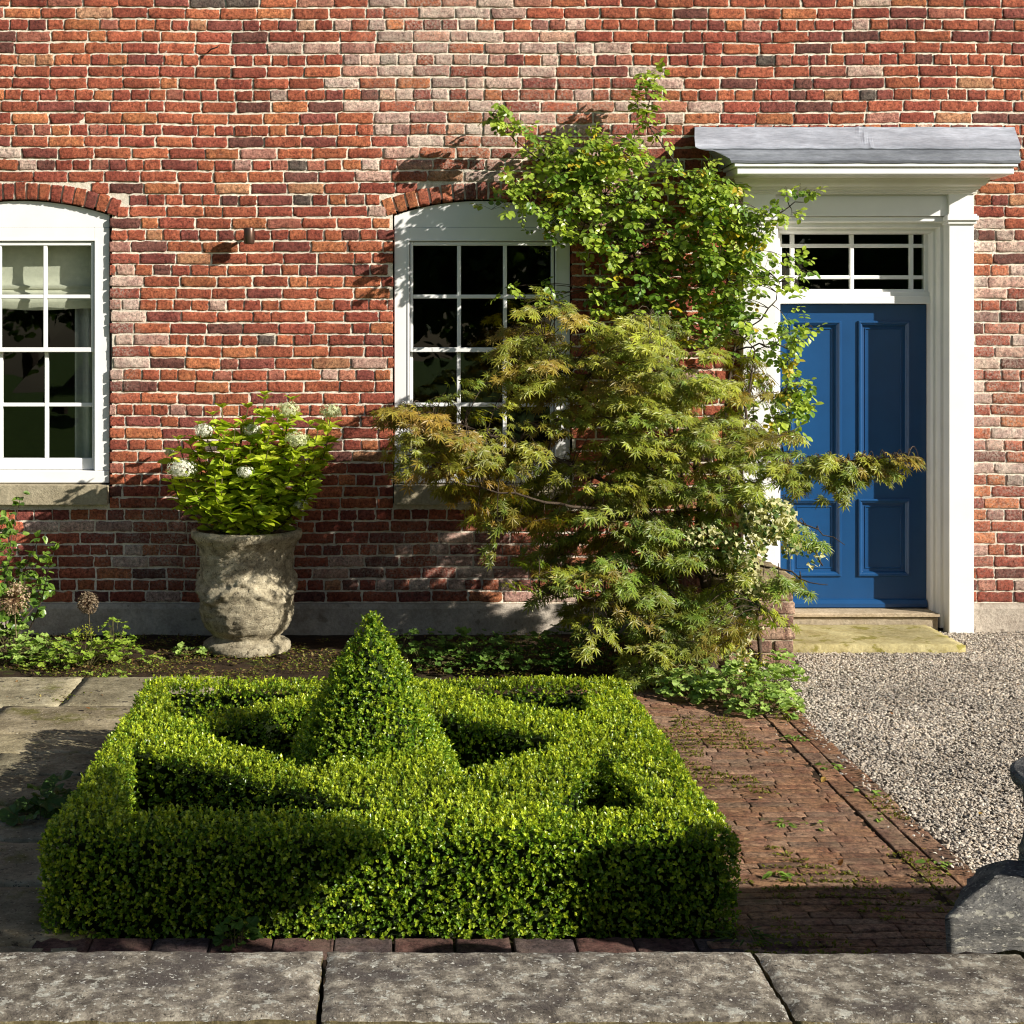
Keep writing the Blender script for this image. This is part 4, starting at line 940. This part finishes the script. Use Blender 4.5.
# ---------------- low brick pier with ivy
pier = empty('low_brick_wall', (2.12, -.55, 0)); tag(pier, 'low brick wall with a stone top flanking the doorstep, half under ivy', 'garden wall')
def lowwall():
    g = Geo(); rects = []; z = .0; r = 0
    while z < .44:
        x = 1.90-(.11 if r % 2 else 0)
        while x < 2.35:
            a, b = max(x, 1.90), min(x+.215, 2.352)
            if b-a > .03: rects.append((a, z+.004, b-.008, z+.068))
            x += .223
        z += .074; r += 1
    pal = np.array([(.34, .21, .145), (.40, .27, .19), (.28, .18, .13)])
    add_bricks(g, rects, pal[RNG.choice(3, len(rects))], .05, 1.0, .002)
    rects = []; z = 0; r = 0
    while z < .44:
        y = -1.0+(.11 if r % 2 else 0)
        while y < 0:
            b = min(y+.215, 0)
            if b-y > .03: rects.append((y, z+.004, b-.008, z+.068))
            y += .223
        z += .074; r += 1
    add_bricks(g, rects, pal[RNG.choice(3, len(rects))], .05, 0, .002, lambda A, B, O: np.stack([2.352+O, A, B], -1))
    add_bricks(g, rects, pal[RNG.choice(3, len(rects))], .05, 0, .002, lambda A, B, O: np.stack([1.90-O, A, B], -1))
    g.build('brickwork', M['brick'], pier, smooth=True)
    g = Geo(); g.box(1.908, -.992, 0, 2.344, -.03, .444); g.build('mortar', M['thresh'], pier)
    g = Geo(); slab_mesh(g, 1.88, -1.02, 2.375, -.035, .505, .06, .008, (.8, .72, .6), 18, .004); g.build('coping', M['pot'], pier, smooth=True)
lowwall()
def leafmass(root, name, mat, T, TF, pos, tip, nor, sc, cl):
    g = Geo(); g.inst(T, TF, pos, frames(tip, nor), sc, cl); return g.build(name, mat, root)
def ivy():
    rng = np.random.default_rng(9); root = empty('variegated_ivy', (2.2, -1.0, 0)); tag(root, 'cream and green variegated ivy climbing over the low brick wall', 'ivy')
    g = Geo(); P0 = []
    def blob(px, py, d, rx, ry, rz, n):
        c = P(px, py, d); u = unit(n, rng)*rng.uniform(.6, 1, (n, 1)); P0.append(c+u*np.array([rx, ry, rz]))
    blob(768, 520, 8.22, .16, .12, .13, 1100); blob(745, 545, 8.22, .14, .13, .14, 380); blob(748, 590, 8.22, .07, .06, .16, 260); blob(745, 625, 8.22, .06, .05, .16, 150); blob(735, 660, 8.22, .05, .04, .12, 70)
    blob(790, 548, 8.22, .06, .05, .05, 60); blob(705, 535, 8.22, .12, .1, .06, 120)
    for c in ([(2.15, -1.03, 0), (2.12, -1.05, .3), (2.1, -1.05, .6), (2.2, -1.05, .85)], [(2.05, -1.04, 0), (2.02, -1.05, .4), (2.1, -1.1, .75)], [(2.2, -1.1, .8), (2.35, -1.2, .72), (2.45, -1.25, .62)]):
        c = smooth_line(c, 12)+rng.normal(0, .008, (12, 3)); g.tube(c, np.linspace(.014, .004, 12), 6)
        P0.append(c[rng.integers(0, 12, 60)]+rng.normal(0, .03, (60, 3)))
    g.build('stem', M['bark'], root, smooth=True); p = np.concatenate(P0); n = len(p)
    f = rng.random((n, 1)); c = np.where(f < .62, np.array([.66, .63, .34]), np.where(f < .85, np.array([.22, .30, .08]), np.array([.09, .16, .04])))*rng.uniform(.8, 1.15, (n, 1))
    T = np.array([(0, 0, 0), (.5, .15, .04), (.3, .5, 0), (0, 1, -.05), (-.3, .5, 0), (-.5, .15, .04)])
    leafmass(root, 'foliage', M['herb'], T, [[(0, 1, 2), (0, 2, 3), (0, 3, 4), (0, 4, 5)]], p, unit(n, rng)+np.array([.2, -.3, -.3]), np.array([.3, -.7, .5])+.6*unit(n, rng), rng.uniform(.022, .036, n), c)
ivy()

# ---------------- herbs
def mantle(name, label, cat, spots, n_each, size, rng, cols, flowers=None, group=None, hmul=1.0, T=T_FAN, TF=F_FAN, stems=True):
    """spots: list of (px,py ground point, radius, height)"""
    b0 = np.mean([P(s[0], s[1], F*CZ/(s[1]-CY)) for s in spots], 0); root = empty(name, (b0[0], b0[1], 0)); tag(root, label, cat, group)
    pos = []; tip = []; nor = []; sc = []; cl = []; g = Geo()
    for (px, py, r, h), n in zip(spots, n_each):
        d = F*CZ/(py-CY); c = P(px, py, d); c[2] = 0
        a = rng.uniform(0, 2*np.pi, n); q = np.sqrt(rng.random(n)); rr = r*q
        z = h*(1-.75*q**1.6)*rng.uniform(.45, 1.05, n)+.008
        p = c+np.stack([rr*np.cos(a), rr*np.sin(a)*.7, z], -1)
        pos.append(p); out = np.stack([np.cos(a), np.sin(a), np.full(n, -.1)], -1); tip.append(out+.4*unit(n, rng))
        nor.append(np.array([0, -.15, 1.0])+out*.45*q[:, None]+.35*unit(n, rng)); s = size*rng.uniform(.55, 1.1, n); sc.append(s)
        f = rng.random((n, 1)); cl.append((np.array(cols[0])*(1-f)+np.array(cols[1])*f)*rng.uniform(.85, 1.15, (n, 1)))
        for k in range(0, n, 2 if stems else 10**6):
            g.tube([c+(p[k]-c)*np.array([.25, .25, 0])+np.array([0, 0, .0]), (c+p[k])/2+np.array([0, 0, .02]), p[k]], [.0018, .0015, .0012], 3)
    if stems: g.build('stem', M['stemg'], root)
    leafmass(root, 'foliage', M['herb'], T, TF, np.concatenate(pos), np.concatenate(tip), np.concatenate(nor), np.concatenate(sc), np.concatenate(cl))
    if flowers:
        n = flowers[4]; c = P(flowers[0], flowers[1], flowers[2]); p = c+unit(n, rng)*rng.uniform(.3, 1, (n, 1))*np.array(flowers[3])
        leafmass(root, 'flowers', M['herb'], T_OVAL, F_OVAL, p, unit(n, rng), unit(n, rng), rng.uniform(.006, .012, n), np.array(flowers[5])*rng.uniform(.8, 1.2, (n, 1)))
    return root
r_ = np.random.default_rng(3)
LM = ((.20, .32, .06), (.42, .55, .13)); DK = ((.06, .13, .02), (.18, .30, .045)); YG = ((.20, .30, .04), (.36, .44, .07))
mantle('ladys_mantle', 'pale green lady\'s mantle spilling onto the brick path below the low wall', 'plant', [(700, 700, .22, .20), (745, 706, .26, .24), (765, 716, .18, .16), (775, 690, .16, .22), (680, 688, .15, .18)], [120, 170, 80, 90, 60], .06, r_, LM, (752, 665, 8.0, (.14, .1, .08), 420, (.42, .38, .03)), 'lady\'s mantle clumps')
mantle('ladys_mantle', 'lady\'s mantle clump in the bed below the blinded window, nearest the frame edge', 'plant', [(10, 660, .26, .20), (45, 662, .2, .16)], [110, 70], .06, r_, LM, None, 'lady\'s mantle clumps')
mantle('ladys_mantle', 'leafy lady\'s mantle clump just left of the stone pot and its small seedling clump', 'plant', [(85, 665, .2, .22), (115, 662, .16, .24), (60, 668, .14, .12)], [90, 80, 46], .052, r_, ((.16, .27, .03), (.34, .44, .05)), (85, 632, 8.7, (.10, .06, .05), 200, (.40, .42, .04)), 'lady\'s mantle clumps')
mantle('ladys_mantle', 'tiny lady\'s mantle clump on bare soil beside the foot of the stone pot', 'plant', [(190, 655, .09, .07)], [26], .05, r_, LM, None, 'lady\'s mantle clumps')
for i, (px, py, lab) in enumerate([(22, 668, 'low bright seedling at the flagstone edge, farthest from the pot'), (42, 676, 'low bright seedling on the soil edge just above the flagstones'), (85, 678, 'lone small seedling on the soil between the leafy clumps and flagstones'), (115, 678, 'flat spreading seedling on the moss just above the flagstones'), (150, 663, 'bright seedling group nearest the stone pot'), (60, 661, 'bright seedlings in front of the darker leafy clump')]):
    mantle('seedling', lab, 'seedling', [(px, py, [.06, .03, .03, .09, .12, .09][i], .035)], [[12, 6, 6, 18, 26, 18][i]], .035, r_, YG, None, 'seedlings in the bed', stems=False)
mantle('geranium', 'dark leafy geranium ground cover behind the hedge below the maple', 'plant', [(420, 668, .3, .22), (470, 668, .3, .24), (520, 670, .3, .22), (565, 668, .3, .26), (600, 672, .25, .3), (400, 660, .2, .2)], [130, 150, 140, 130, 100, 60], .055, r_, DK)
mantle('foxglove_rosette', 'shaded rosette of broad leaves on the flagstones against the hedge', 'plant', [(40, 822, .10, .10), (60, 812, .10, .13)], [16, 16], .10, r_, ((.05, .10, .02), (.10, .18, .035)), None)
WEEDS = [(783, 829, 'green weed tuft in the middle of the brick path'), (815, 831, 'tiny weed right of the middle tuft on the brick path'), (775, 881, 'weed tuft on the brick path at the edge of the wall shadow'), (828, 770, 'weed beside the border bricks high up the path'), (882, 822, 'weed on the border bricks halfway down the path'), (935, 868, 'weed in the border bricks near the pier cap'), (795, 742, 'green weed tuft on the path just below the lady\'s mantle'), (865, 796, 'small weed in the border bricks above the halfway one')]
for i, (px, py, lab) in enumerate(WEEDS):
    mantle('weed', lab, 'weed', [(px, py, .05, .03)], [[22, 7, 14, 14, 8, 9, 26, 7][i]], .035, r_, ((.12, .22, .03), (.26, .38, .06)), None, 'weeds in the brick path', T=T_OV2, TF=F_OV2, stems=False)
mantle('weed', 'broad leaf sprig growing out below the front of the hedge', 'weed', [(237, 950, .05, .12)], [14], .05, r_, ((.06, .13, .02), (.12, .22, .03)), None, 'weeds under the hedge')
mantle('weed', 'grassy weed where the brick path meets the front hedge corner', 'weed', [(745, 945, .05, .06)], [24], .05, r_, ((.06, .10, .02), (.12, .18, .03)), None, 'weeds under the hedge', T=T_OVAL*np.array([.3, 1.4, 1]), TF=F_OVAL, stems=False)
# moss cushions along the joints of the path
def moss():
    g = Geo(); rng = np.random.default_rng(14); n = 16000
    x = rng.uniform(1.08, 2.04, n); y = np.round(rng.uniform(-5.6, -2.2, n)/.0675)*.0675-.031+rng.normal(0, .004, n)
    k = noise2(x, y, 31, 5)+.55*np.clip((1.5-x)*1.4, -.4, 1) > .16; x, y = x[k], y[k]; n = len(x)
    z = .012+rng.uniform(0, .012, n); pos = np.stack([x, y, z], -1)
    g.inst(T_OVAL, F_OVAL, pos, frames(unit(n, rng)*np.array([1, 1, .5])+np.array([0, 0, .4]), np.array([0, 0, 1.0])+.6*unit(n, rng)), rng.uniform(.008, .018, n), np.array([.20, .20, .025])*rng.uniform(.6, 1.3, (n, 1)))
    tag(g.build('moss', M['herb']), 'yellow green moss in the joints of the brick path', 'moss', kind='stuff')
    g = Geo(); n = 22000; x = rng.uniform(-2.2, 1.4, n); y = rng.uniform(-1.9, -.1, n); k = noise2(x, y, 12, 5) > -.1; x, y = x[k], y[k]; n = len(x)
    pos = np.stack([x, y, np.full(n, .003)+rng.uniform(0, .008, n)], -1); pal = np.array([(.20, .24, .03), (.22, .13, .05), (.10, .055, .025), (.30, .25, .08)])
    g.inst(T_OVAL, F_OVAL, pos, frames(unit(n, rng)*np.array([1, 1, .3]), np.array([0, 0, 1.0])+.5*unit(n, rng)), rng.uniform(.008, .024, n), pal[rng.choice(4, n, p=[.4, .25, .2, .15])]*rng.uniform(.6, 1.3, (n, 1)))
    tag(g.build('leaf_litter', M['herb']), 'moss and fallen brown leaf litter on the bed soil', 'leaf litter', kind='stuff')
    spots = [(1.25, -2.4), (1.7, -2.9), (1.5, -3.6), (1.32, -4.1), (1.85, -3.3), (1.62, -4.3), (1.18, -3.1), (1.4, -2.0), (1.95, -4.2), (2.5, -2.2), (2.9, -3.1), (3.4, -1.6), (2.3, -3.8), (-1.5, -2.1), (-1.9, -2.7)]
    cs = [(.42, .26, .06), (.30, .13, .05), (.50, .40, .10), (.36, .22, .12)]
    for k_, (x_, y_) in enumerate(spots):
        g = Geo(); g.inst(T_OV2, F_OV2, np.array([[x_, y_, .032]]), frames(unit(1, rng)*np.array([1, 1, .15]), np.array([[.2, 0, 1.0]])), np.array([rng.uniform(.025, .04)]), np.array([cs[k_ % 4]]))
        uniq = ['yellow curled fallen leaf on the brick path close to the hedge far corner', 'small brown fallen leaf by the border bricks high up the path', 'pale fallen leaf near the middle of the brick path', 'tan fallen leaf on the brick path beside the hedge flank', 'yellow fallen leaf beside the border bricks halfway down the path', 'brown fallen leaf on the brick path just above the wall shadow', 'pale fallen leaf touching the hedge side of the brick path', 'tan fallen leaf in the shade below the maple on the path', 'yellow fallen leaf lying on the lowest lit border bricks', 'brown fallen leaf on the gravel near the low brick wall', 'pale fallen leaf out in the middle of the gravel', 'tan fallen leaf on the gravel right of the doorstep', 'yellow fallen leaf on the gravel beside the path border', 'brown fallen leaf on the sunlit flagstones by the hedge', 'pale fallen leaf on the flagstones at the shadow edge'][k_]
        where = 'gravel' if x_ > 2.06 else ('brick path' if x_ > 0 else 'flagstones')
        tag(g.build('fallen_leaf', M['herb']), uniq, 'leaf', 'fallen leaves on the %s' % where)
moss()
# rose bush under the left window
def bush():
    rng = np.random.default_rng(19); root = empty('rose_bush', (-2.35, -.7, 0)); tag(root, 'thin leggy rose bush rising from the bed in front of the blinded window', 'shrub')
    g = Geo(); pos = []; tip = []; nor = []; sc = []; cl = []
    tops = [(20, 500), (10, 515), (38, 540), (5, 520), (25, 560), (50, 555), (-10, 480), (-5, 550), (45, 575), (18, 530), (8, 575), (30, 585), (55, 545), (15, 590), (35, 570), (-5, 590), (48, 590)]
    for (px, py) in tops:
        t = P(px, py, rng.uniform(8.6, 9.2)); b = np.array([-2.35+rng.uniform(-.15, .15), -.7+rng.uniform(-.1, .1), 0]); c = curve(b, t, (rng.uniform(-.05, .05), -.03, 0), 10); g.tube(c, np.linspace(.006, .002, 10), 5)
        m = 22
        for k in range(m):
            q = c[3+int(rng.random()*7)]+rng.normal(0, .02, 3); ra = unit(1, rng)[0]+np.array([0, -.2, 0])
            for s in (-.8, 0, .8):
                sd = np.cross(ra, [0, 0, 1.0]); pos.append(q); tip.append(ra+sd*s); nor.append(np.array([.2, -.4, 1.0])+.5*unit(1, rng)[0]); sc.append(rng.uniform(.03, .055)); f = rng.random(); cl.append(np.array([.07, .15, .02])*(1-f)+np.array([.22, .34, .045])*f)
    g.build('stem', M['bark'], root); s = np.array(sc); leafmass(root, 'foliage', M['rose'], T_OV2, F_OV2, np.array(pos), np.array(tip), np.array(nor), np.stack([s*1.2, s, s], -1), np.array(cl))
bush()
def allium(px, py, d, r, lab, shade):
    rng = np.random.default_rng(px); c = P(px, py, d); root = empty('allium_seedhead', (c[0], c[1], 0)); tag(root, lab, 'seed head', 'dried allium seed heads')
    g = Geo(); g.tube([(c[0]+.03, c[1], 0), (c[0]+.01, c[1], c[2]/2), c], [.005, .004, .004], 6, np.array([.22, .17, .09])*shade); g.build('stem', M['dead'], root)
    g = Geo(); n = 210; u = unit(n, rng); L = r*rng.uniform(.82, 1.03, n)
    for k in range(n): g.tube([c+u[k]*.012, c+u[k]*L[k]], [.0011, .0009], 3, np.array([.34, .20, .11])*shade)
    m = n*4; uu = np.repeat(u, 4, 0); pp = c+uu*np.repeat(L, 4)[:, None]
    g.inst(T_OVAL, F_OVAL, pp, frames(uu*.4+unit(m, rng), uu), rng.uniform(.010, .016, m), np.array([.50, .38, .24])*shade*rng.uniform(.7, 1.2, (m, 1))); g.build('seed_ball', M['dead'], root)
allium(14, 598, 8.75, .098, 'round tan dried allium seed head close before the blinded window bed', 1.0)
allium(88, 603, 9.0, .062, 'smaller dim brown allium seed head further towards the stone pot', .5)

# ================================================================== FRONT GARDEN WALL
fw = empty('front_garden_wall', (0, D*-1+3.16, 0)); tag(fw, 'low garden wall with lichened stone coping slabs across the foreground', 'garden wall')
YB, YF = 3.335-D, 2.995-D; ZC = .508
def coping(x0, x1, dz=0, seed=0):
    g = Geo(); n = max(int((x1-x0)/.02), 4); m = 20
    u = np.linspace(0, 1, n+1); v = np.linspace(0, 1, m+1); U, W = np.meshgrid(u, v, indexing='ij')
    X = x0+.005+(x1-x0-.010)*U; Y = YF+(YB-YF)*W; e = (U == 0) | (U == 1) | (W == 0) | (W == 1)
    X = X+RNG.normal(0, .0012, X.shape)*((U == 0) | (U == 1)); Y = Y+(.003*noise1(X, seed, 9)+RNG.normal(0, .0014, X.shape))*((W == 0) | (W == 1))
    e2 = (W == v[1]) | (W == v[-2])
    Z = ZC+dz+.002*noise2(X, Y, seed, 14)+RNG.normal(0, .0009, X.shape)-e*.008-e2*.0015
    idx = np.arange(U.size).reshape(n+1, m+1); ring = np.array(list(idx[:, 0])+list(idx[n, 1:])+list(idx[n-1::-1, m])+list(idx[0, m-1:0:-1]))
    V = np.stack([X, Y, Z], -1).reshape(-1, 3); lv = [V[ring]]
    q = [(idx[i, j], idx[i+1, j], idx[i+1, j+1], idx[i, j+1]) for i in range(n) for j in range(m)]
    g.add(V, q)
    cen = np.array([(x0+x1)/2, (YF+YB)/2])
    L = [V[ring]]
    for k, dzz in enumerate((.02, .04, .075)):
        B = V[ring].copy(); B[:, 2] -= dzz; B[:, 1] += np.where(B[:, 1] < cen[1], -1, 1)*.003*(k < 2)+RNG.normal(0, .002, len(B)); L.append(B)
    mm = len(ring); q = [(a*mm+k, (a+1)*mm+k, (a+1)*mm+(k+1) % mm, a*mm+(k+1) % mm) for a in range(3) for k in range(mm)]
    g.add(np.concatenate(L), q, mat=1); return g.build('coping_slab', [M['coping'], M['copingside']], fw, smooth=True)
js = [-2.4, -1.22, -.133, .819, 1.42, 2.1]
for k in range(len(js)-1): coping(js[k], js[k+1], [0, .002, 0, -.002, .001][k], k)
g = Geo(); g.box(-2.4, YF+.03, -.05, 3.6, YB-.03, ZC-.072); g.build('wall_body', M['copingside'], fw)
# pier cap with urn, half outside the frame
pr = empty('wall_pier', (1.68, 3.5-D, 0)); tag(pr, 'short stone pier with a sloping weathered cap at the end of the coping', 'pier')
def piercap():
    g = Geo(); x0, x1 = 1.245, 2.15; y0, y1 = 3.338-D, 3.64-D
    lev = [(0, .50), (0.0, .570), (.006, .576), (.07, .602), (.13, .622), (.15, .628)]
    n = 40; V = []
    def loop(ins, z):
        a, b, c, d_ = x0+ins*1.0, x1-ins, y0+ins*.62, y1-ins*.55; pts = []; s_ = .62; ca = a+(d_-c)*s_
        for k in range(n): pts.append((a+(b-a)*k/n, c, z))
        for k in range(12): pts.append((b, c+(d_-c)*k/12, z))
        for k in range(n): pts.append((b-(b-ca)*k/n, d_, z))
        for k in range(12): pts.append((ca-(ca-a)*k/12, d_-(d_-c)*k/12, z))
        p = np.array(pts); return p+RNG.normal(0, .0022, p.shape)+np.stack([.004*noise1(p[:, 1]*9+z*40, 3), .004*noise1(p[:, 0]*7+z*30, 4), .004*noise2(p[:, 0], p[:, 1], 6, 12)], -1)
    L = [loop(i, z) for i, z in lev]; m = len(L[0]); V = np.concatenate(L); q = [(a*m+k, a*m+(k+1) % m, (a+1)*m+(k+1) % m, (a+1)*m+k) for a in range(len(lev)-1) for k in range(m)]
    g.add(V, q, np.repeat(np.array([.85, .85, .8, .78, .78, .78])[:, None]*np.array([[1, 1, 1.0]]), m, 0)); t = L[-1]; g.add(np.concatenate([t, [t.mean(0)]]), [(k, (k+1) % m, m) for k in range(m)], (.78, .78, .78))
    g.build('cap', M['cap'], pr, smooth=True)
    g = Geo(); g.box(1.47, 3.40-D, -.05, 2.1, 3.60-D, .505); g.build('shaft', M['copingside'], pr)
piercap()
urn = empty('stone_urn', (1.706, 3.53-D, .62)); tag(urn, 'dark lipped stone urn standing on the pier cap at the frame edge', 'urn')
g = Geo(); pf = [(.200, .600), (.196, .625), (.188, .632), (.197, .64), (.190, .66), (.183, .70), (.186, .76), (.190, .795), (.198, .805), (.214, .812), (.216, .832), (.205, .84), (.185, .838), (.17, .80), (.10, .79), (.001, .79)]
g.tube([(1.706, 3.53-D, z+.0*r) for r, z in pf], [r for r, z in pf], 40); g.build('bowl', M['cap'], urn, smooth=True)
# unseen wall and thin post, put in to cast shade on path and hedge
tw = empty('unseen_shade_wall', (4.5, 3.4-D, 0)); tag(tw, 'tall thin unseen garden wall beyond the picture, added to shade the path', 'garden wall')
bevbuild([(2.95, 3.48-D, -.05, 7.0, 3.58-D, 1.36), (2.9, 3.46-D, 1.36, 7.0, 3.60-D, 1.43)], 'wall_body', M['copingside'], tw, .01)
gp = empty('unseen_shade_post', (2.4, 3.3-D, 0)); tag(gp, 'thin unseen stone post with flat cap, added beyond the picture to shade the hedge', 'pier')
bevbuild([(2.42, 3.585-D, -.05, 2.80, 3.65-D, 1.20), (2.38, 3.57-D, 1.20, 2.86, 3.665-D, 1.26)], 'shaft', M['copingside'], gp, .012)

def far_tree(name, label, x, y, h, r, n, leaf, seed, trunk_h=1.0, group=None, kind=None):
    rng = np.random.default_rng(seed); root = empty(name, (x, y, 0)); tag(root, label, 'tree', group, kind)
    g = Geo(); g.tube([(x, y, -.05), (x+.02*h, y, trunk_h), (x, y, trunk_h+(h-trunk_h)*.6)], [r*.07+.01, r*.055+.008, r*.02+.005], 8)
    cc = []; 
    for k in range(14):
        u = unit(1, rng)[0]; cc.append((np.array([x, y, trunk_h+(h-trunk_h)*.5])+u*np.array([r, r, (h-trunk_h)*.5])*rng.uniform(.3, .75), r*rng.uniform(.3, .5)))
        g.tube([(x, y, trunk_h+.1*h), cc[-1][0]], [r*.02+.004, .004+r*.004], 5)
    g.build('trunk', M['bark'], root)
    idx = rng.integers(0, 14, n); c = np.array([cc[i][0] for i in idx]); rr = np.array([cc[i][1] for i in idx]); u = unit(n, rng)
    p = c+u*rr[:, None]*rng.uniform(.6, 1.05, (n, 1)); f = rng.random((n, 1)); col = np.array([.04, .09, .015])*(1-f)+np.array([.09, .15, .02])*f
    leafmass(root, 'crown', M['herb'], T_OVAL*np.array([1.4, 1, 1]), F_OVAL, p, unit(n, rng), u+.5*unit(n, rng), leaf*rng.uniform(.7, 1.2, n), col)
far_tree('unseen_shade_tree', 'small unseen tree added beyond the picture to shade the hedge front', 2.84, 2.64-D, 2.84, .47, 4600, .06, 4, 1.74)  # unseen tree, put in so its crown shades the left hedge front
k = 0
for x, y, h, r in [(-30, -52, 11, 5), (-21, -55, 12, 5.5), (-12, -50, 11, 5), (-4, -56, 13, 5.5), (5, -52, 11, 5), (14, -56, 12, 5.5), (-38, -58, 12, 6), (-17, -62, 14, 6), (1, -63, 14, 6), (24, -60, 12, 6)]:
    far_tree('oak_tree', 'broad dark oak across the lawn, ' + ['tall and near the left', 'wide crown', 'low crown', 'very tall', 'nearest the gate', 'dense and right', 'leftmost and far', 'tall at the back left', 'tall at the back right', 'rightmost'][k] + ' behind the viewer', x, y, h, r, 5200, .55, 50+k, 1.2, 'oaks across the lawn'); k += 1
